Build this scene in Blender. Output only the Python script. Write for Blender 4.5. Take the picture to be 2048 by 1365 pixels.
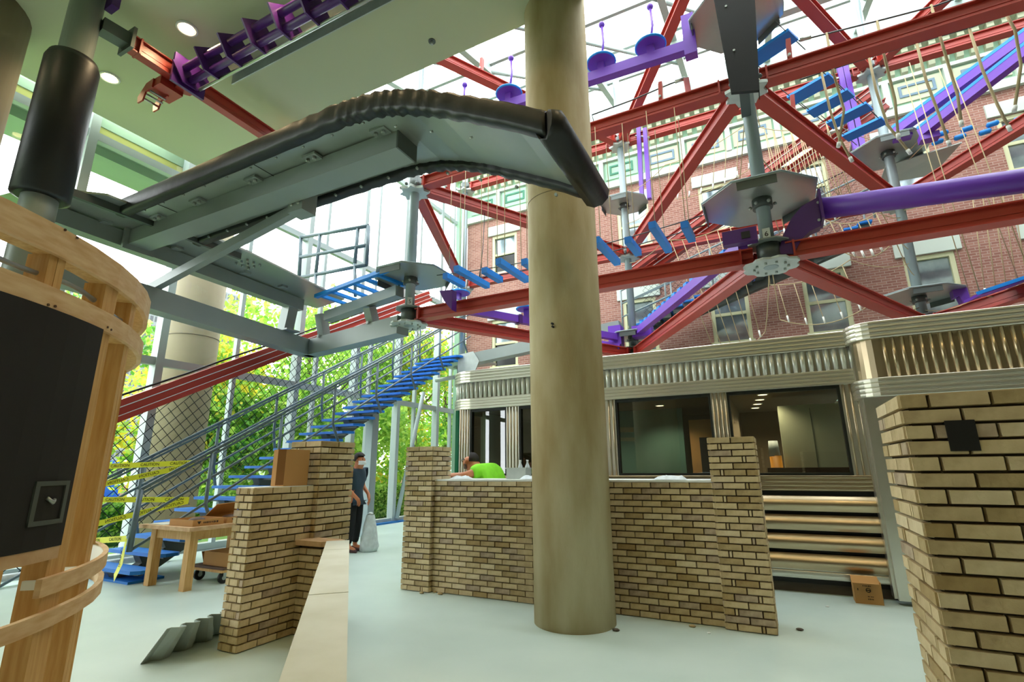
import bpy, bmesh, math, random
from mathutils import Vector, Matrix
random.seed(7)
for o in list(bpy.data.objects): bpy.data.objects.remove(o)
SC = bpy.context.scene
COL = SC.collection
# ---------------------------------------------------------------- camera
EYE = Vector((0, 0, 1.42)); FPX = 1009.7; CX, CY = 1024.0, 682.5
def _cd(x, y): return Vector(((x-CX)/FPX, -(y-CY)/FPX, -1)).normalized()
_Z = _cd(993.765, -3324.7); _X = -_cd(-1037.4, 952.49)
_Y = _Z.cross(_X); _X = _Y.cross(_Z).normalized(); _Y = _Z.cross(_X)
ROT = Matrix((_X, _Y, _Z))
cam = bpy.data.cameras.new('camera'); camo = bpy.data.objects.new('camera', cam); COL.objects.link(camo)
cam.sensor_fit = 'HORIZONTAL'; cam.sensor_width = 36; cam.lens = FPX/2048*36; cam.clip_end = 500
camo.matrix_world = Matrix.Translation(EYE) @ ROT.to_4x4()
SC.camera = camo
# ---------------------------------------------------------------- world, view
SC.view_settings.view_transform = 'Standard'; SC.view_settings.look = 'None'
SC.view_settings.exposure = 0.12; SC.view_settings.gamma = 1; SC.view_settings.use_curve_mapping = False
W = bpy.data.worlds.new('overcast'); SC.world = W; W.use_nodes = True
nt = W.node_tree; nt.nodes.clear()
_o = nt.nodes.new('ShaderNodeOutputWorld'); _b = nt.nodes.new('ShaderNodeBackground')
_n = nt.nodes.new('ShaderNodeTexNoise'); _r = nt.nodes.new('ShaderNodeValToRGB'); _t = nt.nodes.new('ShaderNodeTexCoord')
_n.inputs['Scale'].default_value = 2.2; _n.inputs['Detail'].default_value = 5
_r.color_ramp.elements[0].color = (.80, .86, .90, 1); _r.color_ramp.elements[0].position = .3
_r.color_ramp.elements[1].color = (1, 1, 1, 1); _r.color_ramp.elements[1].position = .65
nt.links.new(_t.outputs['Generated'], _n.inputs['Vector']); nt.links.new(_n.outputs['Fac'], _r.inputs['Fac'])
nt.links.new(_r.outputs['Color'], _b.inputs['Color']); nt.links.new(_b.outputs['Background'], _o.inputs['Surface'])
SKY = 8.0
_b.inputs['Strength'].default_value = SKY
# ---------------------------------------------------------------- pixel helpers (a pixel is only a direction)
def ray(x, y): return ROT @ _cd(x, y)
def onz(x, y, z=0.): r = ray(x, y); return EYE + r*((z-EYE.z)/r.z)
def ony(x, y, Y): r = ray(x, y); return EYE + r*(Y/r.y)
def onx(x, y, X): r = ray(x, y); return EYE + r*(X/r.x)
# ---------------------------------------------------------------- materials
def lin(c): return c/12.92 if c <= .04045 else ((c+.055)/1.055)**2.4
def hexc(h): return tuple(lin(int(h[i:i+2], 16)/255) for i in (1, 3, 5))
MATS = {}
def mat(name, col, rough=.5, metal=0, var=.0, vscale=6, bump=0, bscale=60, col2=None, stretch=None, spec=.5, coat=0):
    m = bpy.data.materials.new(name); m.use_nodes = True; MATS[name] = m
    n = m.node_tree; b = n.nodes['Principled BSDF']
    c = hexc(col) if isinstance(col, str) else col
    b.inputs['Base Color'].default_value = (*c, 1); b.inputs['Roughness'].default_value = rough
    b.inputs['Metallic'].default_value = metal; b.inputs['Specular IOR Level'].default_value = spec
    b.inputs['Coat Weight'].default_value = coat
    if var or bump:
        tc = n.nodes.new('ShaderNodeTexCoord'); mp = n.nodes.new('ShaderNodeMapping')
        n.links.new(tc.outputs['Object'], mp.inputs['Vector'])
        if stretch: mp.inputs['Scale'].default_value = stretch
    if var:
        nz = n.nodes.new('ShaderNodeTexNoise'); nz.inputs['Scale'].default_value = vscale; nz.inputs['Detail'].default_value = 6
        n.links.new(mp.outputs['Vector'], nz.inputs['Vector'])
        rp = n.nodes.new('ShaderNodeValToRGB'); rp.color_ramp.elements[0].position = .32; rp.color_ramp.elements[1].position = .68
        c2 = hexc(col2) if col2 else tuple(x*(1-var) for x in c)
        rp.color_ramp.elements[0].color = (*c2, 1); rp.color_ramp.elements[1].color = (*c, 1)
        n.links.new(nz.outputs['Fac'], rp.inputs['Fac']); n.links.new(rp.outputs['Color'], b.inputs['Base Color'])
    if bump:
        nb = n.nodes.new('ShaderNodeTexNoise'); nb.inputs['Scale'].default_value = bscale; nb.inputs['Detail'].default_value = 4
        n.links.new(mp.outputs['Vector'], nb.inputs['Vector'])
        bp = n.nodes.new('ShaderNodeBump'); bp.inputs['Strength'].default_value = bump; bp.inputs['Distance'].default_value = .01
        n.links.new(nb.outputs['Fac'], bp.inputs['Height']); n.links.new(bp.outputs['Normal'], b.inputs['Normal'])
    return m
def glassmat(name, tint, refl=.08, rough=.0):
    m = bpy.data.materials.new(name); m.use_nodes = True; MATS[name] = m
    n = m.node_tree; n.nodes.clear()
    o = n.nodes.new('ShaderNodeOutputMaterial'); mx = n.nodes.new('ShaderNodeMixShader')
    t = n.nodes.new('ShaderNodeBsdfTransparent'); g = n.nodes.new('ShaderNodeBsdfGlossy')
    t.inputs['Color'].default_value = (*tint, 1); g.inputs['Roughness'].default_value = rough
    lw = n.nodes.new('ShaderNodeLayerWeight'); lw.inputs['Blend'].default_value = .25
    mr = n.nodes.new('ShaderNodeMapRange'); mr.inputs['To Min'].default_value = refl*.5; mr.inputs['To Max'].default_value = min(1, refl*4)
    n.links.new(lw.outputs['Fresnel'], mr.inputs['Value']); n.links.new(mr.outputs['Result'], mx.inputs['Fac'])
    n.links.new(t.outputs[0], mx.inputs[1]); n.links.new(g.outputs[0], mx.inputs[2]); n.links.new(mx.outputs[0], o.inputs['Surface'])
    return m
def emit(name, col, s):
    m = bpy.data.materials.new(name); m.use_nodes = True; MATS[name] = m
    b = m.node_tree.nodes['Principled BSDF']; b.inputs['Emission Color'].default_value = (*hexc(col), 1); b.inputs['Emission Strength'].default_value = s
    b.inputs['Base Color'].default_value = (*hexc(col), 1)
    return m
mat('floor', '#c2d4ce', .40, var=.10, vscale=.9, bump=.03, bscale=90, col2='#b3c7c1')
mat('ceiling', '#b9bf9f', .85)
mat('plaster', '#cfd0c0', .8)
mat('concrete', '#c9bc99', .8, var=.3, vscale=1.6, bump=.15, bscale=45, col2='#a08a5a', stretch=(1.6, 1.6, .45))
mat('concrete_pale', '#857b63', .85, var=.12, vscale=1.5, bump=.1, bscale=30)
mat('mortar', '#4c4130', .95)
for k, (a, b2) in enumerate((('#cbb992', '#b6a37c'), ('#c0ad86', '#a89570'), ('#b09c72', '#95825a'), ('#b4a289', '#8a7964'), ('#a68f62', '#917a50'), ('#d3c4a2', '#bfae8a'))):
    mat('brick%d' % k, a, .85, var=.2, vscale=14, bump=.25, bscale=70, col2=b2)
mat('white_top', '#dfe6e4', .5)
mat('capboard', '#d2d6ca', .7, var=.1, vscale=3, col2='#c2c5b4', stretch=(1, 1, 1))
mat('red', '#a8362a', .38, var=.08, vscale=2)
mat('red_far', '#a8362a', .38)
mat('purple', '#6a3ab0', .38)
mat('purple_dark', '#4a1f6e', .35)
mat('blue', '#0c86e0', .5)
mat('blue_deep', '#0a72cc', .55)
mat('steel_grey', '#8a9490', .42, metal=.15, var=.06, vscale=2)
mat('steel_plate', '#a3aca6', .30, metal=.55, var=.08, vscale=2.5)
mat('steel_dark', '#565e5c', .45, metal=.4)
mat('rail_grey', '#5d7079', .4, metal=.1)
mat('pole_grey', '#8b9a9d', .38, metal=.2)
mat('galv', '#b9c2bd', .45, metal=.3, var=.12, vscale=8)
mat('black_pad', '#0f1316', .45, var=.2, vscale=4, bump=.35, bscale=9)
mat('black_panel', '#141416', .75)
mat('black', '#08090a', .6)
mat('bolt', '#a9b0ac', .35, metal=.8)
mat('wood', '#d3ab6e', .65, var=.22, vscale=7, col2='#bd8f4e', stretch=(7, 7, .6))
mat('wood_edge', '#dcc096', .65, var=.15, vscale=8, col2='#c9a274', stretch=(1, 1, 5))
mat('ply', '#cfae86', .7, var=.15, vscale=12, col2='#bb946a')
mat('conduit', '#9aa3a8', .35, metal=.7)
mat('white_frame', '#a3b1b1', .45)
mat('white_roof', '#98a8a3', .5)
mat('stain', '#dcd9cc', .3, metal=.9, var=.04, vscale=3)
mat('stain_warm', '#bfae90', .28, metal=.92)
mat('rib', '#dfe2db', .42, metal=.8)
mat('trim_green', '#93b89c', .7); mat('trim_dark', '#3a7760', .7); mat('trim_cream', '#b4bb9f', .7); mat('trim_blue', '#6a8294', .7)
mat('sash', '#c5c69f', .6)
mat('lintel', '#bfcabf', .7)
mat('grey_conc', '#5a5248', .9, var=.3, vscale=3)
mat('card', '#b98a50', .8, var=.08, vscale=4); mat('card_dark', '#8a5f33', .8); mat('ink', '#2a2019', .8)
mat('tape', '#e8ea35', .45); mat('tape_blue', '#1f6fb8', .6)
mat('net', '#20282c', .8)
mat('rope', '#b3a27c', .85); mat('rope_white', '#dfe2da', .6); mat('wire', '#4a4f50', .5, metal=.4)
mat('skin', '#c07a52', .55); mat('hair', '#1c1512', .7); mat('tee_dark', '#2f4555', .85, var=.2, vscale=10); mat('trouser', '#0d0f14', .85)
mat('shoe', '#4a2426', .6); mat('neon', '#8df02a', .8, var=.12, vscale=12); mat('mask', '#e8ecee', .8); mat('lens', '#0c0e10', .2)
mat('bag', '#d6e2e6', .5, var=.2, vscale=14); mat('sheet', '#a4aea8', .5, metal=.2)
mat('bark', '#6f6250', .9, var=.3, vscale=8); mat('grass', '#6f9a48', .95, var=.35, vscale=1.5)
for k, c in enumerate(('#5f9a3a', '#86b348', '#b9b13a', '#3f7d33', '#9cc25a')): mat('leaf%d' % k, c, .7, var=.25, vscale=3)
for _k in range(5):
    _m = MATS['leaf%d' % _k]; _nt = _m.node_tree; _bs = _nt.nodes['Principled BSDF']; _tr = _nt.nodes.new('ShaderNodeBsdfTranslucent'); _mx = _nt.nodes.new('ShaderNodeMixShader'); _mx.inputs[0].default_value = .45
    _tr.inputs['Color'].default_value = (*[min(1, c*1.3) for c in hexc(('#7fae3a', '#a9cc4c', '#d6c53c', '#5f9a3a', '#bcd868')[_k])], 1)
    _out = [n for n in _nt.nodes if n.type == 'OUTPUT_MATERIAL'][0]
    _nt.links.new(_bs.outputs[0], _mx.inputs[1]); _nt.links.new(_tr.outputs[0], _mx.inputs[2]); _nt.links.new(_mx.outputs[0], _out.inputs['Surface'])
mat('pave', '#b9b4aa', .9); mat('tower', '#5b6062', .8); mat('tower_glass', '#23292d', .5); mat('car_blue', '#1a58c8', .4)
mat('diner_in', '#6a5a42', .8); mat('diner_floor', '#7d7060', .6); mat('diner_teal', '#4f7468', .7); mat('board', '#bcbda2', .3, metal=.3)
mat('orange', '#d38a1c', .6); mat('dark_wood', '#4b3018', .6)
mat('green_glass', '#0f6b46', .15); mat('dark_frame', '#20241f', .5, metal=.3)
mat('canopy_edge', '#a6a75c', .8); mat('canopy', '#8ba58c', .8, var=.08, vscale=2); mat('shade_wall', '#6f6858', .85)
glassmat('glass', (.96, .99, .98), .05); glassmat('glass_diner', (.62, .72, .66), .22)
mat('pane', '#aebcc0', .08, metal=.55, var=.25, vscale=1.2, col2='#6f7d84'); mat('pane_dark', '#0b0c0d', .2)
emit('lamp', '#ffdca0', 18); emit('lamp_small', '#ffd9a0', 6)
# ---------------------------------------------------------------- facade brick material
def brickmat(name):
    m = bpy.data.materials.new(name); m.use_nodes = True; MATS[name] = m; n = m.node_tree; b = n.nodes['Principled BSDF']
    tc = n.nodes.new('ShaderNodeTexCoord'); sp = n.nodes.new('ShaderNodeSeparateXYZ'); cb = n.nodes.new('ShaderNodeCombineXYZ'); ad = n.nodes.new('ShaderNodeMath')
    n.links.new(tc.outputs['Object'], sp.inputs[0]); n.links.new(sp.outputs['X'], ad.inputs[0]); n.links.new(sp.outputs['Y'], ad.inputs[1])
    n.links.new(ad.outputs[0], cb.inputs['X']); n.links.new(sp.outputs['Z'], cb.inputs['Y'])
    t = n.nodes.new('ShaderNodeTexBrick'); n.links.new(cb.outputs[0], t.inputs['Vector'])
    t.inputs['Scale'].default_value = 1; t.inputs['Brick Width'].default_value = .2; t.inputs['Row Height'].default_value = .0667
    t.inputs['Mortar Size'].default_value = .007; t.inputs['Color1'].default_value = (*hexc('#9d7164'), 1); t.inputs['Color2'].default_value = (*hexc('#875b4f'), 1)
    t.inputs['Mortar'].default_value = (*hexc('#a89084'), 1); t.inputs['Bias'].default_value = .1
    n.links.new(t.outputs['Color'], b.inputs['Base Color']); b.inputs['Roughness'].default_value = .9
brickmat('facade_brick')
# ---------------------------------------------------------------- mesh builder
class MB:
    def __init__(s): s.v = []; s.f = []; s.sm = []
    def add(s, vs, fs, smooth=False):
        k = len(s.v); s.v += [Vector(v) for v in vs]
        for f in fs: s.f.append(tuple(i+k for i in f)); s.sm.append(smooth)
        return s
    def bx(s, x0, x1, y0, y1, z0, z1):
        return s.add([(x0, y0, z0), (x1, y0, z0), (x1, y1, z0), (x0, y1, z0), (x0, y0, z1), (x1, y0, z1), (x1, y1, z1), (x0, y1, z1)], BOXF)
    def obox(s, c, u, v, w):
        c, u, v, w = map(Vector, (c, u, v, w))
        return s.add([c-u-v-w, c+u-v-w, c+u+v-w, c-u+v-w, c-u-v+w, c+u-v+w, c+u+v+w, c-u+v+w], BOXF)
    def bar(s, a, b, w, h, up=(0, 0, 1)):
        a, b = Vector(a), Vector(b); d = (b-a); L = d.length; d.normalize(); sd = d.cross(Vector(up))
        if sd.length < 1e-4: sd = d.cross(Vector((1, 0, 0)))
        sd.normalize(); u = sd.cross(d)
        return s.obox((a+b)/2, d*L/2, sd*w/2, u*h/2)
    def tube(s, pts, r, n=8, closed=False, caps=True):
        pts = [Vector(p) for p in pts]; N = len(pts); rs = r if isinstance(r, (list, tuple)) else [r]*N
        vs = []; ref = None
        for i, p in enumerate(pts):
            a = pts[i-1] if (i or closed) else p; b = pts[(i+1) % N] if (i < N-1 or closed) else p
            t = (b-a).normalized()
            if ref is None: ref = t.orthogonal().normalized()
            ref = (ref - t*ref.dot(t)); ref = ref.normalized() if ref.length > 1e-5 else t.orthogonal().normalized()
            q = t.cross(ref)
            vs += [p + (ref*math.cos(2*math.pi*k/n) + q*math.sin(2*math.pi*k/n))*rs[i] for k in range(n)]
        fs = []
        for i in range(N if closed else N-1):
            j = (i+1) % N
            fs += [(i*n+k, i*n+(k+1) % n, j*n+(k+1) % n, j*n+k) for k in range(n)]
        s.add(vs, fs, True)
        if caps and not closed:
            k0 = len(s.v)-len(vs); s.f.append(tuple(k0+k for k in reversed(range(n)))); s.sm.append(False)
            s.f.append(tuple(k0+(N-1)*n+k for k in range(n))); s.sm.append(False)
        return s
    def cyl(s, a, b, r, n=12, r2=None): return s.tube([a, b], [r, r if r2 is None else r2], n)
    def prism(s, poly, ext):
        poly = [Vector(p) for p in poly]; e = Vector(ext); n = len(poly)
        return s.add(poly+[p+e for p in poly], [tuple(reversed(range(n))), tuple(range(n, 2*n))]+[(i, (i+1) % n, n+(i+1) % n, n+i) for i in range(n)])
    def grid(s, P, smooth=True, closed=False):      # P[i][j] of points
        a, b = len(P), len(P[0]); vs = [p for r in P for p in r]
        fs = [(i*b+j, (i+1)*b+j, (i+1)*b+(j+1) % b, i*b+(j+1) % b) for i in range(a-1) for j in range(b if closed else b-1)]
        return s.add(vs, fs, smooth)
    def ball(s, c, r, n=10, m=7, sc=(1, 1, 1)):
        c = Vector(c); P = []
        for i in range(m+1):
            t = math.pi*i/m; P.append([c+Vector((sc[0]*r*math.sin(t)*math.cos(2*math.pi*k/n), sc[1]*r*math.sin(t)*math.sin(2*math.pi*k/n), sc[2]*r*math.cos(t))) for k in range(n)])
        return s.grid(P, True, True)
    def mesh(s, name, m, org=(0, 0, 0)):
        me = bpy.data.meshes.new(name); o = Vector(org)
        me.from_pydata([v-o for v in s.v], [], s.f)
        me.polygons.foreach_set('use_smooth', s.sm)
        bm = bmesh.new(); bm.from_mesh(me); bmesh.ops.recalc_face_normals(bm, faces=bm.faces); bm.to_mesh(me); bm.free()
        me.materials.append(MATS[m]); me.update(); return me
BOXF = [(0, 3, 2, 1), (4, 5, 6, 7), (0, 1, 5, 4), (1, 2, 6, 5), (2, 3, 7, 6), (3, 0, 4, 7)]
ORG = {}
def tag(o, label=None, cat=None, group=None, kind=None):
    if label: o['label'] = label
    if cat: o['category'] = cat
    if group: o['group'] = group
    if kind: o['kind'] = kind
    return o
def thing(name, label, cat, loc, group=None, kind=None):
    o = bpy.data.objects.new(name, None); COL.objects.link(o); o.location = loc; o.empty_display_size = .1
    ORG[o] = Vector(loc); return tag(o, label, cat, group, kind)
def part(T, name, mb, m, label=None, kind=None):
    org = ORG[T]; o = bpy.data.objects.new(name, mb.mesh(name, m, org)); COL.objects.link(o); o.parent = T; ORG[o] = org
    return tag(o, label, None, None, kind)
def solo(name, mb, m, label, cat, loc=None, group=None, kind=None):
    loc = Vector(loc) if loc is not None else sum(mb.v, Vector())/len(mb.v)
    o = bpy.data.objects.new(name, mb.mesh(name, m, loc)); COL.objects.link(o); o.location = loc; ORG[o] = loc
    return tag(o, label, cat, group, kind)
def struct(name, mb, m, label=None, cat=None):
    return solo(name, mb, m, label, cat, (0, 0, 0), None, 'structure')
def structE(name, label, cat, loc=(0, 0, 0)): return thing(name, label, cat, loc, None, 'structure')
def linked(T, name, me, loc, rot=None):
    o = bpy.data.objects.new(name, me); COL.objects.link(o); o.parent = T; o.location = Vector(loc)-ORG[T]
    if rot is not None: o.rotation_euler = rot
    return o
def textmesh(s, size, m, depth=.0):
    c = bpy.data.curves.new('txt', 'FONT'); c.body = s; c.size = size; c.align_x = 'CENTER'; c.align_y = 'CENTER'; c.extrude = depth; c.resolution_u = 3
    o = bpy.data.objects.new('txt', c); COL.objects.link(o)
    bpy.context.view_layer.update()
    me = bpy.data.meshes.new_from_object(o.evaluated_get(bpy.context.evaluated_depsgraph_get()))
    bpy.data.objects.remove(o); me.materials.clear(); me.materials.append(MATS[m]); return me
def lettering(T, s, size, m, c, u, v, name='lettering', depth=.001):
    u, v = Vector(u).normalized(), Vector(v).normalized(); w = u.cross(v)
    me = textmesh(s, size, m, depth); o = bpy.data.objects.new(name, me); COL.objects.link(o); o.parent = T
    R = Matrix((u, v, w)).transposed().to_4x4(); o.matrix_local = Matrix.Translation(Vector(c)-ORG[T]) @ R
    return o
V = Vector
# ================================================================ SETTING
GX = -9.6                      # glass wall plane
struct('floor', MB().bx(GX-.1, 9.6, -5, 15, -.15, 0), 'floor', 'pale mint epoxy floor of the hall', 'floor')
CZ = 7.1
struct('ceiling', MB().bx(-9.25, 9.6, -5, 4.95, CZ, CZ+.4), 'ceiling', 'flat cream soffit with recessed lamps', 'ceiling')
struct('wall_upper', MB().bx(-9.6, 9.6, 4.6, 4.9, CZ+.4, 10.3), 'plaster', 'plain wall above the soffit edge', 'wall')
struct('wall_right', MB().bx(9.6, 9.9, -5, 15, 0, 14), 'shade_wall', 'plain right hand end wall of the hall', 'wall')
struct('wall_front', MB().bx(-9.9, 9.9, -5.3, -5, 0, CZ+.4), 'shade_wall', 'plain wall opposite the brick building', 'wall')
# ---- glass curtain wall on the left
gw = structE('wall_left', 'tall glazed curtain wall with white mullions', 'wall')
majors = [-5, -3.2, -1.4, .4, 2.2, 3.4, 5.0, 7.95, 9.8, 11.55, 13.5]
minors = [6.45, 8.5, 10.35, 12.35, 14.3]
def roofz(y): return 13.2-.3*(14.3-y)
def gtop(y): return CZ+.35 if y < 4.9 else roofz(y)-.1
for y in majors:
    w = .13
    part(gw, 'mullion', MB().bx(GX-.10, GX+.10, y-w/2, y+w/2, 0, gtop(y)), 'white_frame')
for y in minors: part(gw, 'mullion', MB().bx(GX-.04, GX+.06, y-.04, y+.04, 0, gtop(y)), 'white_frame')
for z, y0, y1 in ((.05, -5, 14.8), (3.3, -5, 14.8), (6.9, -5, 14.8), (10.3, 5, 14.8)):
    part(gw, 'transom', MB().bx(GX-.05, GX+.07, y0, y1, z-.07, z+.07), 'white_frame')
ys = sorted(majors+minors+[14.8])
zs = [.12, 3.23, 3.37, 6.83, 6.97, 10.23, 10.37]
for a, b in zip(ys[:-1], ys[1:]):
    for z0, z1 in ((.12, 3.23), (3.37, 6.83), (6.97, 10.23), (10.37, 12.9)):
        t0, t1 = min(z1, gtop(a)), min(z1, gtop(b))
        if t1 - z0 < .1: continue
        t0 = max(t0, z0+.01)
        part(gw, 'pane', MB().add([(GX, a+.05, z0), (GX, b-.05, z0), (GX, b-.05, t1), (GX, a+.05, t0)], [(0, 1, 2, 3)]), 'glass')
part(gw, 'sill_tape', MB().bx(GX+.10, GX+.22, 9.0, 14.6, .0, .045), 'tape_blue')
part(gw, 'corner_post', MB().bx(GX+.02, GX+.22, 14.45, 14.75, 0, 12.8), 'trim_green')
part(gw, 'leaning_strut', MB().tube([(GX+.14, 11.62, .1), (GX+.2, 12.55, 3.7)], .06, 10), 'white_frame')
# ---- skylight
sk = structE('ceiling_skylight', 'sloping glass roof on white steel rafters', 'skylight')
RX = [-9.6, -7.7, -5.5, -3.25, -1.05, 1.15, 3.35, 5.5, 7.6, 9.6]
RY = [4.85, 6.4, 8.0, 9.6, 11.2, 12.8, 14.3]
for x in RX: part(sk, 'rafter', MB().bar((x, 4.75, roofz(4.75)-.2), (x, 14.3, roofz(14.3)-.2), .16, .36), 'white_roof')
for y in RY[1:-1]: part(sk, 'purlin', MB().bar((-9.6, y, roofz(y)-.1), (9.6, y, roofz(y)-.1), .09, .14), 'white_roof')
part(sk, 'eave_beam', MB().bar((-9.6, 4.85, roofz(4.85)-.25), (9.6, 4.85, roofz(4.85)-.25), .16, .4), 'white_roof')
for i in range(1, 8):
    for j in (1, 3): part(sk, 'diagonal_rod', MB().tube([(RX[i], RY[j], roofz(RY[j])-.33), (RX[i+1], RY[j+2], roofz(RY[j+2])-.33)], .045, 6), 'white_roof')
part(sk, 'truss_chord', MB().bar((-9.6, 11.4, 11.75), (9.6, 11.4, 11.75), .2, .26), 'white_roof')
for a, b in zip(RX[:-1], RX[1:]):
    for c, d in zip(RY[:-1], RY[1:]):
        part(sk, 'pane', MB().add([(a+.08, c, roofz(c)), (b-.08, c, roofz(c)), (b-.08, d, roofz(d)), (a+.08, d, roofz(d))], [(0, 1, 2, 3)]), 'glass')
# ---- brick building behind
YF = 14.8
wb = structE('wall_back', 'red brick historic facade with cornice and windows', 'wall')
wx = [-8.25, -5.95, -3.63, -1.13, 1.19, 3.41, 5.75, 8.0]; WW = 1.0
rows = [(0, 1.3, 2.95), (2.95, 4.75, 6.4), (6.4, 8.15, 9.6)]
edges = [-9.3]+[v for x in wx for v in (x, x+WW)]+[9.6]
for i in range(0, len(edges), 2):
    part(wb, 'brick_pier', MB().bx(edges[i], edges[i+1], YF, YF+.35, 0, 10.3), 'facade_brick')
sp = MB()
for x in wx:
    for (z0, z1) in ((0, 1.3), (2.95, 4.75), (6.4, 8.15), (9.6, 10.3)): sp.bx(x, x+WW, YF+.002, YF+.33, z0, z1)
part(wb, 'spandrel', sp, 'facade_brick')
part(wb, 'side_wall', MB().bx(-9.3, -8.95, YF+.35, 24, 0, 12.9), 'facade_brick')
wn = 0
for x in wx:
    for r, (zz, z0, z1) in enumerate(rows):
        wn += 1
        w = structE('window_%d' % wn, '%s window from the left in the %s row of the brick facade' % (('first', 'second', 'third', 'fourth', 'fifth', 'sixth', 'seventh', 'eighth')[wx.index(x)], ('ground floor', 'middle', 'top')[r]), 'window', (x+WW/2, YF, z0))
        part(w, 'lintel', MB().bx(x-.15, x+WW+.15, YF-.06, YF+.1, z1+.02, z1+.38), 'lintel')
        part(w, 'frame', MB().bx(x, x+.1, YF+.02, YF+.2, z0, z1).bx(x+WW-.1, x+WW, YF+.02, YF+.2, z0, z1).bx(x+.1, x+WW-.1, YF+.02, YF+.2, z1-.1, z1).bx(x-.05, x+WW+.05, YF-.05, YF+.2, z0-.08, z0+.02), 'sash')
        zm = (z0+z1)/2
        part(w, 'meeting_rail', MB().bx(x+.1, x+WW-.1, YF+.06, YF+.15, zm-.04, zm+.04), 'sash')
        if x < -8 and r == 1: a, b = 'pane', 'pane_dark'
        elif x < -8 and r == 2: a, b = 'pane', 'pane_dark'
        else: a = b = 'pane'
        part(w, 'pane', MB().bx(x+.1, x+WW-.1, YF+.10, YF+.12, zm, z1-.1), a)
        part(w, 'pane', MB().bx(x+.1, x+WW-.1, YF+.11, YF+.13, z0, zm), b)
# cornice
part(wb, 'architrave', MB().bx(-9.42, 9.6, YF-.12, YF+.35, 10.3, 10.52), 'lintel')
part(wb, 'frieze', MB().bx(-9.36, 9.6, YF-.04, YF+.35, 10.52, 11.75), 'trim_green')
part(wb, 'moulding', MB().bx(-9.45, 9.6, YF-.14, YF, 11.28, 11.38), 'lintel')
k = 0
x = -9.1
while x < 9.2:
    c1, c2 = ('trim_dark', 'trim_green') if k < 5 else ('trim_blue', 'trim_cream')
    part(wb, 'panel', MB().bx(x, x+1.05, YF-.075, YF-.035, 10.62, 11.22), c2)
    f = part(wb, 'panel_frame', MB().bx(x+.14, x+.91, YF-.10, YF-.07, 10.76, 10.82).bx(x+.14, x+.91, YF-.10, YF-.07, 11.04, 11.10).bx(x+.14, x+.2, YF-.10, YF-.07, 10.82, 11.04).bx(x+.85, x+.91, YF-.10, YF-.07, 10.82, 11.04), c1)
    part(wb, 'pilaster', MB().bx(x+1.1, x+1.24, YF-.16, YF, 10.52, 11.3), 'lintel')
    x += 1.3; k += 1
brm = MB().prism([(-.07, 0, 0), (-.07, -.42, 0), (-.07, -.42, -.14), (-.07, -.2, -.26), (-.07, -.12, -.52), (-.07, 0, -.58)], (.14, 0, 0))
bme = brm.mesh('bracket', 'trim_cream'); x = -9.15
while x < 9.3:
    linked(wb, 'bracket', bme, (x, YF-.04, 11.98)); x += .285
part(wb, 'corona', MB().bx(-9.75, 9.6, YF-.55, YF+.35, 11.98, 12.2).bx(-9.8, 9.6, YF-.62, YF+.35, 12.2, 12.36), 'trim_cream')
part(wb, 'fascia', MB().bx(-9.8, 9.6, YF-.5, YF+.35, 12.36, 13.3), 'white_roof')
cam_s = thing('security_camera', 'small white bullet camera on the brick facade', 'camera', ony(965, 597, YF))
c0 = ony(965, 597, YF-.15)
part(cam_s, 'housing', MB().tube([c0+V((.1, 0, .02)), c0+V((-.14, -.05, 0))], .05, 10), 'white_top'); part(cam_s, 'mount', MB().cyl(c0+V((.05, 0, .0)), c0+V((.05, .16, .03)), .03), 'white_top')
part(cam_s, 'lens', MB().cyl(c0+V((-.14, -.05, 0)), c0+V((-.16, -.055, 0)), .035), 'lens')
# ---- ceiling lamps
LP = [(-6.27, 2.95), (-8.15, 2.95)]+[(x, y) for y in (2.95, .3, -2.4) for x in (-4.4, -2.5, -.6, 1.3, 3.2, 5.1)]+[(-6.27, .3), (-8.15, .3), (-6.27, -2.4)]  # only the first two are in view; the rest are added for warm light
for i, (x, y) in enumerate(LP):
    lab = 'glowing recessed lamp in the soffit near the purple bar' if i == 0 else 'glowing recessed lamp in the soffit beside the padded column' if i == 1 else 'unseen recessed lamp added in the soffit above the viewer for warm light'
    t = thing('recessed_lamp', lab, 'lamp', (x, y, CZ), 'recessed soffit lamps')
    ring = MB().tube([(x+.115*math.cos(a*math.pi/8), y+.115*math.sin(a*math.pi/8), CZ-.008) for a in range(16)], .016, 6, True)
    part(t, 'trim_ring', ring, 'white_top')
    part(t, 'bulb', MB().cyl((x, y, CZ-.001), (x, y, CZ-.012), .085, 16), 'lamp')
    l = bpy.data.lights.new('lamp_light', 'SPOT'); l.energy = 62 if y > 2 else 32; l.color = (1, .74, .42); l.spot_size = 2.3; l.spot_blend = .6; l.shadow_soft_size = .08
    lo = bpy.data.objects.new('lamp_light', l); COL.objects.link(lo); lo.parent = t; lo.location = (0, 0, -.04)
s = onz(864, 82, CZ)
t = thing('ceiling_sprinkler', 'small dark round fitting on the soffit', 'sprinkler', s)
part(t, 'plate', MB().cyl(s, s-V((0, 0, .015)), .05, 14), 'steel_dark'); part(t, 'head', MB().cyl(s-V((0, 0, .01)), s-V((0, 0, .06)), .018, 8), 'bolt')
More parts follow.
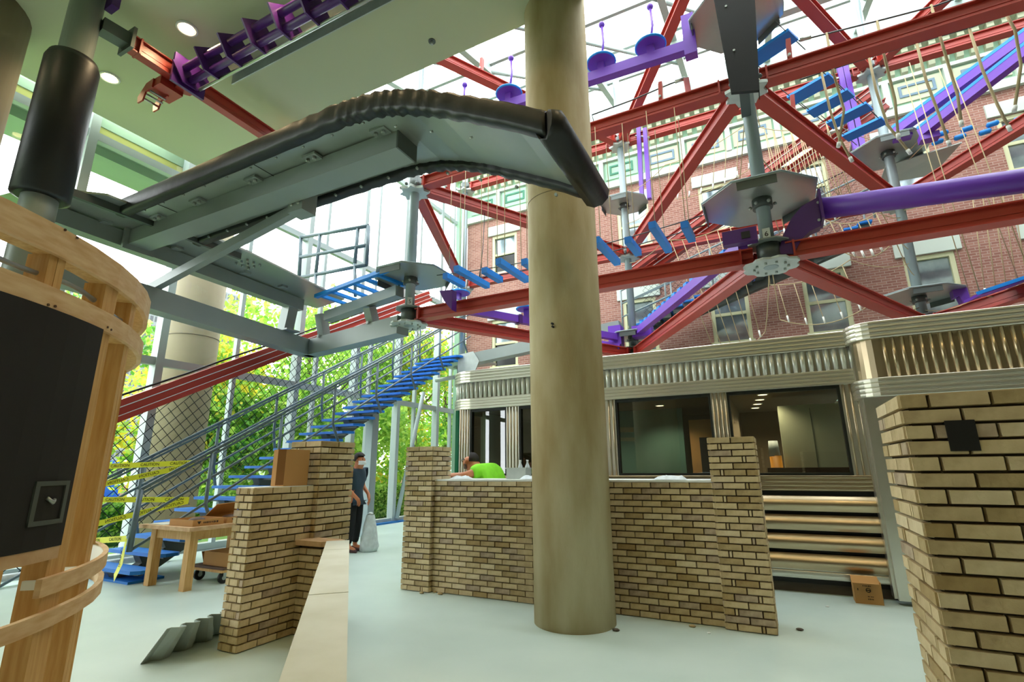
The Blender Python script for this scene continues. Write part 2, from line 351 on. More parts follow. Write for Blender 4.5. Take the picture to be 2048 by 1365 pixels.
# ---- concrete column
CCX, CCY, CCR = -1.869, 4.984, .386
cc = structE('concrete_column', 'round bare concrete column rising to the soffit', 'column', (CCX, CCY, 0))
part(cc, 'shaft', MB().tube([(CCX, CCY, 0), (CCX, CCY, CZ+.4)], CCR, 48), 'concrete')
zj = 4.35
part(cc, 'form_joint', MB().tube([(CCX+(CCR+.001)*math.cos(a*math.pi/24), CCY+(CCR+.001)*math.sin(a*math.pi/24), zj) for a in range(48)], .004, 4, True), 'concrete_pale')
for px, py in ((1109, 656), (1108, 650)):
    h = ony(px, py, CCY-CCR+.03); part(cc, 'tie_hole', MB().cyl(h+V((0, -.06, 0)), h+V((0, .1, 0)), .011, 8), 'black')
# ---- exterior
struct('ground', MB().bx(-140, GX-.1, -60, 120, -.3, -.1), 'grass', 'lawn outside the glass wall', 'ground')
struct('pavement', MB().bx(-30, -24, -60, 120, -.1, -.08).bx(GX-1.2, GX-.1, -30, 40, -.1, -.02), 'pave', 'paved path outside the glass wall', 'path')
cn = structE('canopy', 'green tinted roof canopy outside the glass wall', 'canopy')
part(cn, 'slab', MB().bx(-11.45, -9.7, -5, 5.2, 7.2, 7.4), 'canopy'); part(cn, 'beam', MB().bx(-10.55, -10.35, -5, 5.3, 7.02, 7.2), 'canopy'); part(cn, 'edge_beam', MB().bx(-9.95, -9.72, -5, 5.2, 7.06, 7.2), 'canopy_edge')
oc = structE('concrete_pillar', 'thick round concrete pillar outside the glass', 'column', (-11.4, 6.6, 0))
part(oc, 'shaft', MB().tube([(-11.4, 6.6, -.1), (-11.4, 6.6, 7.2)], .52, 32), 'concrete_pale')
part(oc, 'joint', MB().tube([(-11.4+.522*math.cos(a*math.pi/16), 6.6+.522*math.sin(a*math.pi/16), 4.3) for a in range(32)], .008, 4, True), 'grey_conc')
pc = structE('concrete_pier', 'bare concrete column behind the padded steel post', 'column', (-8.35, 1.35, 0))
part(pc, 'shaft', MB().tube([(-8.35, 1.35, 0), (-8.35, 1.35, CZ)], .72, 32), 'concrete_pale')
# towers
def tower(label, x0, y0, w, d, h, nx, nz, grp=None):
    t = thing('office_tower', label, 'building', (x0, y0, -.1), 'office towers beyond the trees')
    part(t, 'wall', MB().bx(x0-d, x0, y0, y0+w, -.1, h), 'tower')
    m = MB()
    for i in range(nx):
        for j in range(nz):
            ya = y0+w*(i+.22)/nx; yb = y0+w*(i+.8)/nx; za = h*(j+.25)/nz; zb = h*(j+.8)/nz
            m.bx(x0-.1, x0+.05, ya, yb, za, zb)
    nd = max(3, int(nx*d/w))
    for i in range(nd):
        for j in range(nz):
            xa = x0-d*(i+.22)/nd; xb = x0-d*(i+.8)/nd; za = h*(j+.25)/nz; zb = h*(j+.8)/nz
            m.bx(xb, xa, y0-.05, y0+.1, za, zb)
    part(t, 'windows', m, 'tower_glass', None, 'stuff')
TX = -95
a, b = onx(262, 560, TX), onx(352, 545, TX); tower('white office tower with gridded windows left of the concrete pillar', TX, a.y, b.y-a.y, 22, a.z, 9, 20)
a, b = onx(425, 600, TX-10), onx(480, 600, TX-10); tower('slim white office tower right of the concrete pillar', TX-10, a.y, b.y-a.y, 14, onx(455, 585, TX-10).z, 6, 20)
a, b = onx(163, 535, TX+5), onx(205, 530, TX+5); tower('white office tower seen between the timber studs', TX+5, a.y, b.y-a.y, 12, onx(185, 527, TX+5).z, 5, 18)
# trees
def tree(label, x, y, h, r, pal, n, seed, name='leafy_tree', low=.25):
    rd = random.Random(seed)
    t = thing(name, label, 'tree', (x, y, -.1), 'trees outside the glass wall')
    tr = MB(); tr.tube([(x, y, -.1), (x+.1, y, h*.4), (x-.05, y+.1, h*.8)], [.16, .11, .05], 8)
    for k in range(6):
        a = rd.uniform(0, 6.3); z = h*rd.uniform(.3, .6); tr.tube([(x, y, z), (x+math.cos(a)*r*.7, y+math.sin(a)*r*.7, z+h*.22)], [.05, .02], 5)
    part(t, 'trunk', tr, 'bark')
    cl = [V((x+rd.gauss(0, r*.45), y+rd.gauss(0, r*.45), h*(low+(1-low)*rd.random()**.8))) for _ in range(26)]
    ms = [MB() for _ in pal]
    for k in range(n):
        c = rd.choice(cl); p = c+V((rd.gauss(0, r*.22), rd.gauss(0, r*.22), rd.gauss(0, r*.2)))
        if p.x > GX-.5: continue
        u = V((rd.gauss(0, 1), rd.gauss(0, 1), rd.gauss(0, 1))).normalized(); w = u.orthogonal().normalized(); s = rd.uniform(.06, .13)
        ms[k % len(pal)].add([p-u*s, p+w*s*.5, p+u*s, p-w*s*.5], [(0, 1, 2, 3)])
    for m, q in zip(ms, pal): part(t, 'foliage', m, 'leaf%d' % q, None, 'stuff')
tree('green tree nearest the foot of the stairs', -14.6, 4.6, 5.0, 1.7, (3, 0, 4), 8000, 1, low=.05)
tree('yellowing tree behind the stair netting', -15.5, 9.2, 5.4, 2.0, (2, 1, 2, 0), 10000, 2, low=.15)
tree('low green tree under the stair railing', -14.4, 9.6, 3.2, 1.5, (3, 0, 4), 8000, 3, low=.05)
tree('bright green tree beyond the middle of the stairs', -13.0, 11.2, 6.4, 2.0, (0, 1, 4), 10000, 4, low=.1)
tree('pale green tree by the upper stairs', -13.6, 14.0, 6.6, 2.1, (1, 4, 0), 10000, 5, low=.1)
tree('tree with lime leaves beside the leaning strut', -12.6, 16.2, 6.6, 1.9, (1, 0, 2), 10000, 6, low=.05)
tree('dark green tree far beyond the diner corner', -13.4, 19.5, 7.0, 2.2, (3, 0, 1), 9000, 8, low=.05)
tree('small orange tinged tree left of the concrete pillar', -16.5, 6.6, 5.4, 1.3, (2, 4, 1), 4000, 9, low=.3)
def hedge(label, x0, x1, y0, y1, h, seed):
    rd = random.Random(seed); t = thing('hedge', label, 'hedge', ((x0+x1)/2, (y0+y1)/2, -.1), 'hedges outside the glass wall')
    part(t, 'core', MB().bx(x0+.1, x1-.1, y0, y1, -.1, h-.12), 'leaf3')
    ms = [MB(), MB()]
    for k in range(6500):
        p = V((rd.uniform(x0, x1), rd.uniform(y0, y1), rd.uniform(0, h)))
        if rd.random() < .6: p.x = x1-rd.random()*.12
        u = V((rd.gauss(0, 1), rd.gauss(0, 1), rd.gauss(0, 1))).normalized(); w = u.orthogonal().normalized(); s = rd.uniform(.03, .07)
        ms[k % 2].add([p-u*s, p+w*s*.6, p+u*s, p-w*s*.6], [(0, 1, 2, 3)])
    part(t, 'foliage', ms[0], 'leaf0', None, 'stuff'); part(t, 'foliage', ms[1], 'leaf4', None, 'stuff')
hedge('clipped green hedge outside the glass behind the leaning strut', -12.0, -11.0, 10.2, 16.5, .95, 11)
hedge('clipped green hedge outside the glass behind the stair foot', -13.4, -12.4, 3.6, 9.6, .8, 12)
t = thing('garden_wall', 'low white wall with brick base beyond the hedge', 'wall', (-18, 15, -.1))
part(t, 'coping', MB().bx(-18.2, -17.7, 9, 30, 1.0, 1.75), 'white_top'); part(t, 'base', MB().bx(-18.1, -17.8, 9, 30, -.1, 1.0), 'facade_brick')
c = onx(225, 965, -20)
t = thing('parked_car', 'blue vehicle parked beyond the stair foot', 'car', (c.x, c.y, -.1))
part(t, 'body', MB().prism([(c.x-.9, c.y-2.0, .25), (c.x-.9, c.y+1.8, .25), (c.x-.9, c.y+1.8, .95), (c.x-.9, c.y+1.0, 1.05), (c.x-.9, c.y+.5, 1.75), (c.x-.9, c.y-1.7, 1.75), (c.x-.9, c.y-2.0, 1.0)], (1.8, 0, 0)), 'car_blue')
part(t, 'window', MB().bx(c.x+.89, c.x+.92, c.y-1.5, c.y+.35, 1.1, 1.6), 'pane_dark')
for dy in (-1.3, 1.1): part(t, 'wheel', MB().cyl((c.x+.7, c.y+dy, .22), (c.x+.95, c.y+dy, .22), .32, 16), 'black')
# ================================================================ MASONRY
CH = .0605; BH = .0535; BP = .19; JT = .0065; BD = .03
BMESH = {}
def brick_mesh(L, k):
    key = (round(L, 3), k)
    if key not in BMESH:
        h = L/2; d = BD; z = BH/2; c = .003
        m = MB().add([(-h, 0, -z), (h, 0, -z), (h, 0, z), (-h, 0, z), (-h+c, -d, -z+c), (h-c, -d, -z+c), (h-c, -d, z-c), (-h+c, -d, z-c)],
                     [(4, 5, 6, 7), (0, 1, 5, 4), (1, 2, 6, 5), (2, 3, 7, 6), (3, 0, 4, 7)])
        BMESH[key] = m.mesh('brick', 'brick%d' % k)
    return BMESH[key]
def pick(rd): return rd.choices(range(6), (30, 30, 14, 10, 6, 16))[0]
def brick_face(T, p0, u, L, n, seed, mode='run', z0=0, hide=None):
    """bricks on a vertical face: p0 lower start, u unit direction (right as seen), outward normal = u x up"""
    rd = random.Random(seed); u = V(u).normalized(); nrm = u.cross(V((0, 0, 1))); rz = math.atan2(u.y, u.x)
    p0 = V((p0[0], p0[1], 0)); stuff = MB()
    for r in range(n):
        if mode == 'pier':
            if r % 2: seg = [L*.5, L*.5]
            else: seg = [L*.22, L*.07, L*.47, L*.24] if (r//2) % 2 else [L*.24, L*.47, L*.07, L*.22]
        else:
            off = (r % 2)*BP*.5; seg = []; x = 0
            if off: seg.append(off); x = off
            while x < L-1e-6:
                s = min(BP, L-x)
                if L-x-s < .05: s = L-x
                seg.append(s); x += s
        x = 0
        for s in seg:
            c = p0+u*(x+s/2)+V((0, 0, z0+(r+.5)*CH+.002)); k = pick(rd); l = round(max(s-JT, .012), 3)
            c += nrm*rd.uniform(0, .004)
            if hide and hide(c):
                stuff.obox(c+nrm*BD/2, u*l/2, nrm*BD/2, V((0, 0, BH/2)))
            else:
                o = bpy.data.objects.new('brick', brick_mesh(l, k)); COL.objects.link(o); o.parent = T
                o.location = c-ORG[T]; o.rotation_euler = (0, 0, rz)
            x += s
    if stuff.v: part(T, 'bricks', stuff, 'brick1', None, 'stuff')
MT = .0295      # bricks stand proud of the mortar core by this much
# --- counter wall in the middle
NW, NP = 21, 28
cw = thing('low_brick_wall', 'long tan brick counter wall between two taller piers behind the concrete column', 'wall', (-2.2, 5.5, 0))
part(cw, 'mortar_core', MB().bx(-3.83, -.58, 5.4+BD-.006, 5.62, 0, NW*CH), 'mortar')
brick_face(cw, (-3.82, 5.4+BD), (1, 0, 0), 3.25, NW, 21, hide=lambda c: -2.62 < c.x < -1.72)
part(cw, 'counter_top', MB().bx(-3.82, -.56, 5.40, 6.05, NW*CH, NW*CH+.02), 'white_top', 'thin white counter top')
def pier(name_label, x0, y0, w, d, faces, n=NP, seed=1, loc=None):
    T = thing('brick_pier', name_label, 'pier', (x0+w/2, y0+d/2, 0))
    part(T, 'mortar_core', MB().bx(x0+BD-.006, x0+w-BD+.006, y0+BD-.006, y0+d-BD+.006, 0, n*CH-.004), 'mortar')
    if 'S' in faces: brick_face(T, (x0, y0+BD), (1, 0, 0), w, n, seed, 'pier')
    if 'E' in faces: brick_face(T, (x0+w-BD, y0), (0, 1, 0), d, n, seed+1, 'pier')
    if 'W' in faces: brick_face(T, (x0+BD, y0+d), (0, -1, 0), d, n, seed+2, 'pier')
    if 'N' in faces: brick_face(T, (x0+w, y0+d-BD), (-1, 0, 0), w, n, seed+3, 'pier')
    part(T, 'top_bed', MB().bx(x0+.004, x0+w-.004, y0+.004, y0+d-.004, n*CH-.006, n*CH), 'brick0')
    return T
pier('tan brick pier at the left end of the counter wall', -4.24, 5.34, .42, .42, 'SEW', seed=31)
pier('tan brick pier at the right end of the counter wall', -.57, 5.34, .42, .42, 'SEW', seed=41)
pier('tan brick pier beside the tall cardboard box', -4.37, 3.66, .42, .46, 'SEN', seed=51)
pN = pier('large near brick pier with a black recess at the right edge', .47, 2.51, .95, .5, 'W', seed=61)
brick_face(pN, (.47, 2.51+BD), (1, 0, 0), .95, NP, 66)
part(pN, 'recess_box', MB().bx(.60, .69, 2.503, 2.56, 1.47, 1.585), 'black', 'black electrical recess')
# --- left wall
lw = thing('low_brick_wall', 'low tan brick wall beside the corrugated sheet at left', 'wall', (-4.12, 3.3, 0))
part(lw, 'mortar_core', MB().bx(-4.23+BD-.006, -4.0-BD+.006, 3.01+BD-.006, 3.66, 0, NW*CH-.003), 'mortar')
brick_face(lw, (-4.23, 3.01+BD), (1, 0, 0), .23, NW, 71, 'pier')
brick_face(lw, (-4.0-BD, 3.01), (0, 1, 0), .65, NW, 72)
brick_face(lw, (-4.23+BD, 3.66), (0, -1, 0), .65, NW, 73)
part(lw, 'top_bed', MB().bx(-4.22, -4.01, 3.02, 3.66, NW*CH-.004, NW*CH+.004), 'white_top')
rw = thing('low_brick_wall', 'knee high angled brick wall capped with pale boards in the foreground', 'wall', (-2.6, 2.5, 0))
RN = 12
part(rw, 'mortar_core', MB().bx(-4.0, -3.6, 3.55+BD-.004, 3.70, 0, RN*CH+.02), 'mortar')
brick_face(rw, (-4.0, 3.55+BD), (1, 0, 0), .42, RN, 75)
A0, A1 = V((-3.60, 3.62, 0)), V((-1.16, 1.10, 0)); du = (A1-A0).normalized(); dn = du.cross(V((0, 0, 1))); LA = (A1-A0).length
part(rw, 'mortar_core', MB().obox((A0+A1)/2+V((0, 0, .37)), du*LA/2, dn*.05, V((0, 0, .37))), 'mortar')
brick_face(rw, A0+dn*.05, du, LA, RN, 76)
brick_face(rw, A1-dn*.05, -du, LA, RN, 77)
cuts = [0, .55, 1.28, 2.1, 2.75, LA]
for a, b in zip(cuts[:-1], cuts[1:]):
    z = .775+random.uniform(0, .003)
    part(rw, 'cap_board', MB().obox(A0+du*(a+b)/2+V((0, 0, z)), du*((b-a)/2-.002), dn*.098, V((0, 0, .022))), 'capboard')
part(rw, 'cap_board', MB().prism([(-4.03, 3.50, .752), (-3.68, 3.50, .752), (-3.52, 3.66, .752), (-3.66, 3.72, .752), (-4.03, 3.72, .752)], (0, 0, .044)), 'ply')
# --- electrical stuff on the counter
def box_open(T, nm, c, u, v, h, t, m):
    c, u, v = V(c), V(u), V(v); mb = MB(); z = V((0, 0, 1))
    mb.obox(c+z*t/2, u, v, z*t/2)
    for s in (-1, 1):
        mb.obox(c+u*s+z*h/2, u.normalized()*t/2, v, z*h/2); mb.obox(c+v*s+z*h/2, u, v.normalized()*t/2, z*h/2)
    return part(T, nm, mb, m)
zt = NW*CH+.02
g = ony(1037, 962, 5.75)
t = thing('junction_box', 'grey plastic box standing on the counter', 'box', (g.x, 5.75, zt))
part(t, 'case', MB().bx(g.x-.13, g.x+.13, 5.68, 5.84, zt, zt+.12), 'galv'); part(t, 'lid', MB().bx(g.x-.14, g.x+.14, 5.67, 5.85, zt+.12, zt+.135), 'galv')
for dx in (-.05, .05):
    b = g.x+dx-.02
    t = thing('water_bottle', 'clear bottle standing %s behind the grey box' % ('left' if dx < 0 else 'right'), 'bottle', (b, 5.95, zt), 'bottles behind the grey box')
    part(t, 'body', MB().tube([(b, 5.95, zt), (b, 5.95, zt+.15), (b, 5.95, zt+.19), (b, 5.95, zt+.21)], [.03, .03, .013, .013], 12), 'bag'); part(t, 'cap', MB().cyl((b, 5.95, zt+.21), (b, 5.95, zt+.23), .015), 'white_top')
def crumple(label, px, py, w, seed):
    rd = random.Random(seed); c = ony(px, py, 5.6); P = []
    for i in range(8):
        P.append([V((c.x+(i/7-.5)*w, 5.5+j*.03, zt+(.005 if i in (0, 7) or j in (0, 6) else rd.uniform(.01, .05)))) for j in range(7)])
    solo('plastic_sheet', MB().grid(P), 'bag', label, 'plastic')
crumple('crumpled clear plastic lying on the counter right of the column', 1340, 962, .32, 3)
crumple('crumpled plastic beside the grey box on the counter', 1062, 962, .2, 5)
crumple('crumpled plastic under the seated man\'s hand', 925, 955, .26, 9)
# ================================================================ DINER
DY = 7.2
dn_ = thing('diner', 'stainless steel diner front with ribbed fascia and wide windows', 'diner', (-1.5, DY, 0))
XL, XR = -4.9, .98; RC = .5
def rounded(y, xr, off=0):            # plan curve, rounded left corner then straight to the right
    pts = []
    cx, cy = XL+RC, y+RC
    pts.append(V((XL-off, y+3.6, 0)))
    for k in range(9):
        a = math.pi+math.pi/2*k/8; pts.append(V((cx+(RC+off)*math.cos(a), cy+(RC+off)*math.sin(a), 0)))
    pts.append(V((xr, y-off, 0))); return pts
def band(pts, z0, z1, th=.05, steps=4, bulge=.01):
    mb = MB(); P = []
    prof = []
    for k in range(steps):
        za = z0+(z1-z0)*k/steps; zb = z0+(z1-z0)*(k+1)/steps
        prof += [(0, za), (bulge*.8, za+(zb-za)*.15), (bulge, (za+zb)/2), (bulge*.8, zb-(zb-za)*.15)]
    prof.append((0, z1))
    prof = [(-th, z0)]+prof+[(-th, z1)]
    for i, p in enumerate(pts):
        a = pts[max(i-1, 0)]; b = pts[min(i+1, len(pts)-1)]; t = (b-a).normalized(); n = t.cross(V((0, 0, 1)))
        P.append([p+n*o+V((0, 0, z)) for o, z in prof])
    return mb.grid(P, False)
part(dn_, 'upper_band', band(rounded(DY, XR, .05), 2.82, 3.02), 'stain')
part(dn_, 'lower_band', band(rounded(DY, XR, .04), 2.37, 2.55), 'stain')
part(dn_, 'fascia_backing', band(rounded(DY, XR, -.02), 2.55, 2.82, .05, 1, .0), 'stain')
# ribs
ribm = MB().tube([(0, 0, 2.55), (0, 0, 2.82)], .031, 10).mesh('rib', 'rib')
pl = rounded(DY, XR, -.0); acc = 0.0
for a, b in zip(pl[:-1], pl[1:]):
    d = (b-a); L = d.length; d.normalize()
    while acc < L:
        p = a+d*acc
        if p.y < DY+1.2: linked(dn_, 'rib', ribm, p)
        acc += .0865
    acc -= L
part(dn_, 'roof', MB().prism([p+V((0, 0, 2.9)) for p in [V((XL, DY+3.6, 0))]+rounded(DY, XR, -.06)[1:]]+[V((XR, DY+3.6, 2.9))], (0, 0, .08)), 'galv')
# pilasters between windows
def pil(x0, x1, z0=1.3, z1=2.38):
    mb = MB().bx(x0, x1, DY-.01, DY+.07, z0, z1); n = max(2, int((x1-x0)/.05))
    part(dn_, 'pilaster', mb, 'stain')
    for k in range(n):
        x = x0+(k+.5)*(x1-x0)/n
        part(dn_, 'flute', MB().tube([(x, DY-.012, z0), (x, DY-.012, z1)], .013, 6), 'stain_warm')
for a, b in ((-4.62, -4.42), (-3.74, -3.52), (-2.16, -1.97), (-.67, -.47), (.80, 1.0)): pil(a, b)
wins = [(-4.42, -3.74), (-3.52, -2.16), (-1.97, -.67), (-.47, .80)]
for a, b in wins:
    f = part(dn_, 'window_frame', MB().bx(a, a+.03, DY, DY+.08, 1.31, 2.37).bx(b-.03, b, DY, DY+.08, 1.31, 2.37).bx(a+.03, b-.03, DY, DY+.08, 2.33, 2.37).bx(a+.03, b-.03, DY, DY+.08, 1.31, 1.34), 'dark_frame')
    part(f, 'pane', MB().add([(a+.03, DY+.04, 1.34), (b-.03, DY+.04, 1.34), (b-.03, DY+.04, 2.33), (a+.03, DY+.04, 2.33)], [(0, 1, 2, 3)]), 'glass_diner')
f = part(dn_, 'corner_glass', band([p for p in rounded(DY, XL+.3, -.04)][:9], 1.31, 2.37, .01, 1, 0), 'glass_diner')
part(dn_, 'glass_edge', MB().bx(-4.72, -4.66, DY+.02, DY+.06, .3, 2.37), 'green_glass')
part(dn_, 'sill_band', band([V((-4.6, DY-.03, 0)), V((XR, DY-.03, 0))], 1.13, 1.31), 'stain_warm')
for k in range(4):
    z1 = 1.075-k*.2145
    P = []
    for j in range(9):
        s = j/8; P.append((-.07*math.sin(math.pi*s)*.6-.02-.03*(1-s), z1-.172+.172*s))
    part(dn_, 'ribbed_panel', MB().grid([[V((x, DY+o, z)) for o, z in P] for x in (-4.6, .96)]), 'stain_warm')
part(dn_, 'panel_backing', MB().bx(-4.7, XR, DY+.02, DY+.10, .1, 1.31), 'black')
part(dn_, 'base_band', band([V((-4.6, DY-.03, 0)), V((XR, DY-.03, 0))], .16, .42, .05, 3), 'stain')
part(dn_, 'plinth', MB().bx(-4.7, XR+.6, DY+.04, DY+.3, 0, .17), 'grey_conc')
part(dn_, 'side_wall', MB().bx(XL+.02, XL+.1, DY+1.2, DY+3.6, 0, 2.6), 'trim_cream')
part(dn_, 'rear_wall', MB().bx(XL+.02, XR, DY+3.5, DY+3.6, 0, 2.9), 'diner_in')
part(dn_, 'interior_floor', MB().bx(XL+.1, XR, DY+.1, DY+3.5, .0, .05), 'diner_floor')
part(dn_, 'interior_soffit', MB().bx(XL+.15, XR, DY+.1, DY+3.5, 2.42, 2.45), 'diner_in')
part(dn_, 'partition', MB().bx(-.62, -.5, DY+.6, DY+3.5, .05, 2.42), 'diner_in')
part(dn_, 'teal_partition', MB().bx(-2.6, -1.35, DY+2.0, DY+2.06, .05, 2.42), 'diner_teal')
for i, (x, y) in enumerate(((-.1, 8.6), (-.15, 9.2), (-.2, 9.8), (-.05, 8.0), (-1.6, 8.6), (-3.2, 8.6))):
    t = thing('diner_downlight', ('first small warm downlight', 'second small warm downlight', 'third small warm downlight', 'fourth small warm downlight', 'lone downlight left of the row', 'far left downlight')[i]+' seen through the diner windows', 'lamp', (x, y, 2.42), 'downlights inside the diner')
    l = bpy.data.lights.new('downlight', 'SPOT'); l.energy = 45; l.color = (1, .8, .55); l.spot_size = 2.4; l.spot_blend = .7; l.shadow_soft_size = .05; lo = bpy.data.objects.new('downlight', l); COL.objects.link(lo); lo.parent = t; lo.location = (0, 0, -.04)
    part(t, 'lens', MB().cyl((x, y, 2.418), (x, y, 2.405), .06, 12), 'lamp_small'); part(t, 'ring', MB().tube([(x+.07*math.cos(a*.785), y+.07*math.sin(a*.785), 2.412) for a in range(8)], .01, 5, True), 'white_top')
t = thing('steel_cabinet', 'tall brushed steel panel inside the right diner window', 'cabinet', (.4, 8.2, .05))
part(t, 'body', MB().bx(.12, .92, 8.15, 8.6, .05, 2.25), 'board'); part(t, 'door_seam', MB().bx(.51, .516, 8.145, 8.15, .1, 2.2), 'steel_dark')
b = ony(1552, 920, 8.0)
t = thing('mop_bucket', 'orange and white bucket behind the right diner window', 'bucket', (b.x, 8, .05))
part(t, 'bucket', MB().tube([(b.x, 8, .05), (b.x, 8, 1.56)], [.07, .075], 14), 'orange'); part(t, 'tank', MB().tube([(b.x-.01, 8, 1.55), (b.x-.01, 8, 1.76)], [.075, .06], 12), 'white_top')
t = thing('diner_bench', 'dark wooden bench inside the right diner window', 'bench', (.35, 7.75, .05))
part(t, 'seat', MB().bx(-.1, .85, 7.55, 7.95, 1.32, 1.40), 'dark_wood')
for x in (0, .7): part(t, 'leg', MB().bx(x, x+.08, 7.6, 7.9, .05, 1.32), 'dark_wood')
t = thing('interior_door', 'tan door with dark glazing strip behind the middle diner window', 'door', (-.95, 9.2, .05))
part(t, 'leaf', MB().bx(-1.25, -.7, 9.2, 9.26, .05, 2.2), 'card'); part(t, 'glazing', MB().bx(-1.1, -.95, 9.19, 9.2, .8, 1.9), 'black')
# vestibule at right
vs = thing('diner_vestibule', 'projecting steel vestibule with rounded corner at the right of the diner', 'vestibule', (2.4, 6.85, 0))
def vest(y, off):
    pts = [V((.98-off, 7.45, 0))]; cx, cy, r = 1.2, y+.22, .22
    for k in range(7):
        a = math.pi+math.pi/2*k/6; pts.append(V((cx+(r+off)*math.cos(a), cy+(r+off)*math.sin(a), 0)))
    pts.append(V((4.4, y-off, 0))); return pts
part(vs, 'upper_band', band(vest(6.85, .05), 2.82, 3.02), 'stain'); part(vs, 'lower_band', band(vest(6.85, .05), 2.16, 2.37), 'stain')
part(vs, 'fascia', band(vest(6.85, 0), 2.37, 2.82, .04, 1, 0), 'stain_warm')
part(vs, 'roof', MB().prism([p+V((0, 0, 2.88)) for p in vest(6.85, -.02)]+[V((4.4, 7.45, 2.88))], (0, 0, .06)), 'galv')
vr = MB().tube([(0, 0, 2.37), (0, 0, 2.82)], .022, 8).mesh('rib', 'stain_warm')
x = 1.25
while x < 4.3: linked(vs, 'rib', vr, (x, 6.85, 0)); x += .085
part(vs, 'side_panel', MB().bx(.985, 1.32, 6.95, 7.1, .05, 2.2), 'stain'); part(vs, 'corner_trim', MB().bx(.96, 1.0, 7.04, 7.2, .05, 3.0), 'stain')
part(vs, 'door_frame', MB().bx(1.55, 1.68, 6.98, 7.12, 0, 2.2).bx(1.68, 4.3, 6.98, 7.12, 2.06, 2.2), 'white_frame'); part(vs, 'wall', MB().bx(1.32, 4.4, 7.3, 7.4, 0, 2.2), 'diner_in')
part(vs, 'door', MB().bx(1.72, 4.2, 7.05, 7.09, 0, 2.05), 'black')
# ================================================================ LOOSE THINGS ON THE FLOOR
c = ony(1733, 1180, 7.0)
t = thing('cardboard_box', 'small printed cardboard box at the foot of the steel diner front', 'box', (c.x, 6.98, 0))
part(t, 'body', MB().bx(c.x-.125, c.x+.125, 6.9, 7.08, 0, .22), 'card'); part(t, 'flap', MB().obox((c.x-.02, 6.86, .245), (.12, 0, 0), (0, .05, .03), (0, -.001, .002)), 'card')
def print_line(T, c, u, n, w=.016, h=.012, seed=1):      # a line of print too small to read: short dark strokes
    rd = random.Random(seed); u = V(u); nr = u.cross(V((0, 0, 1))); mb = MB(); x = -n*w*.5
    for k in range(n):
        ww = w*rd.uniform(.45, .85); mb.obox(V(c)+u*(x+ww/2), u*ww/2, nr*.0006, V((0, 0, h*rd.uniform(.35, .5)))); x += w
    return part(T, 'print', mb, 'ink')
print_line(t, (c.x, 6.899, .178), (1, 0, 0), 5); print_line(t, (c.x+.02, 6.899, .075), (1, 0, 0), 4, .014, .008, 2); print_line(t, (c.x+.02, 6.899, .05), (1, 0, 0), 4, .014, .014, 3); print_line(t, (c.x-.085, 6.899, .14), (1, 0, 0), 1, .014, .03, 4)
part(t, 'print', MB().tube([(c.x+.005+.02*math.cos(a*.5236), 6.899, .137+.02*math.sin(a*.5236)) for a in range(12)], .004, 4, True).bx(c.x-.012, c.x+.022, 6.8985, 6.8995, .133, .141), 'ink')
# tall box on the left wall
t = thing('cardboard_box', 'tall open cardboard box standing on top of the left brick wall', 'box', (-4.12, 3.46, NW*CH))
zb = NW*CH+.004
part(t, 'body', MB().bx(-4.2, -4.03, 3.33, 3.6, zb, zb+.33), 'card'); part(t, 'flap', MB().obox((-4.05, 3.3, zb+.17), (.02, .028, 0), (.0015, -.001, 0), (0, 0, .16)), 'card_dark')
# table
TB = thing('work_table', 'sturdy tan work table with square legs near the stairs', 'table', (-6.95, 4.65, 0))
part(TB, 'top', MB().bx(-7.5, -6.42, 4.02, 5.4, .70, .745), 'ply')
part(TB, 'apron', MB().bx(-7.28, -6.64, 4.135, 4.16, .58, .70).bx(-7.28, -6.64, 5.26, 5.285, .58, .70).bx(-7.365, -7.34, 4.22, 5.2, .58, .70).bx(-6.58, -6.555, 4.22, 5.2, .58, .70), 'wood')
for x in (-7.38, -6.64):
    for y in (4.12, 5.2): part(TB, 'leg', MB().bx(x, x+.1, y, y+.1, 0, .70), 'wood')
def flatbox(label, x0, x1, y0, y1, tx, lid=True):
    t = thing('pizza_box', label, 'box', ((x0+x1)/2, (y0+y1)/2, .745), 'open delivery boxes on the work table')
    box_open(t, 'tray', ((x0+x1)/2, (y0+y1)/2, .747), ((x1-x0)/2, 0, 0), (0, (y1-y0)/2, 0), .075, .006, 'card')
    if lid: part(t, 'lid', MB().obox((x0+.1, (y0+y1)/2+.02, .90), (.12, 0, .085), (0, (y1-y0)/2*.95, .01), (-.002, 0, .003)), 'card')
    part(t, 'contents', MB().ball(((x0+x1)/2, (y0+y1)/2, .78), .12, 8, 5, (1, 1, .5)), 'dark_wood')
    c = V((x1+.004, (y0+y1)/2, .785)); part(t, 'emblem', MB().prism([c+V((0, -.15, .018)), c+V((0, -.10, .018)), c+V((0, -.125, -.02))], (.001, 0, 0)), 'ink')
    print_line(t, c+V((0, .03, 0)), (0, 1, 0), 9, .022, .026, 7)
flatbox('open cardboard tray at the near end of the work table', -6.98, -6.5, 4.1, 4.5, '', False)
flatbox('open cardboard tray with raised lid at the middle of the work table', -7.0, -6.5, 4.54, 4.98, '')
solo('papers', MB().bx(-7.4, -7.05, 4.08, 4.5, .745, .752), 'capboard', 'loose sheets lying left on the work table', 'paper')
for i, (cm, cl) in enumerate((('leaf4', 'green'), ('orange', 'orange'), ('car_blue', 'blue'))):
    y = 5.06+.08*i
    solo('hand_tool', MB().tube([(-6.75, y, .77), (-6.5, y+.03, .80)], [.02, .012], 8).ball((-6.49, y+.03, .80), .03, 8, 5), cm, cl+' handled tool lying at the far end of the work table', 'tool', None, 'tools on the work table')
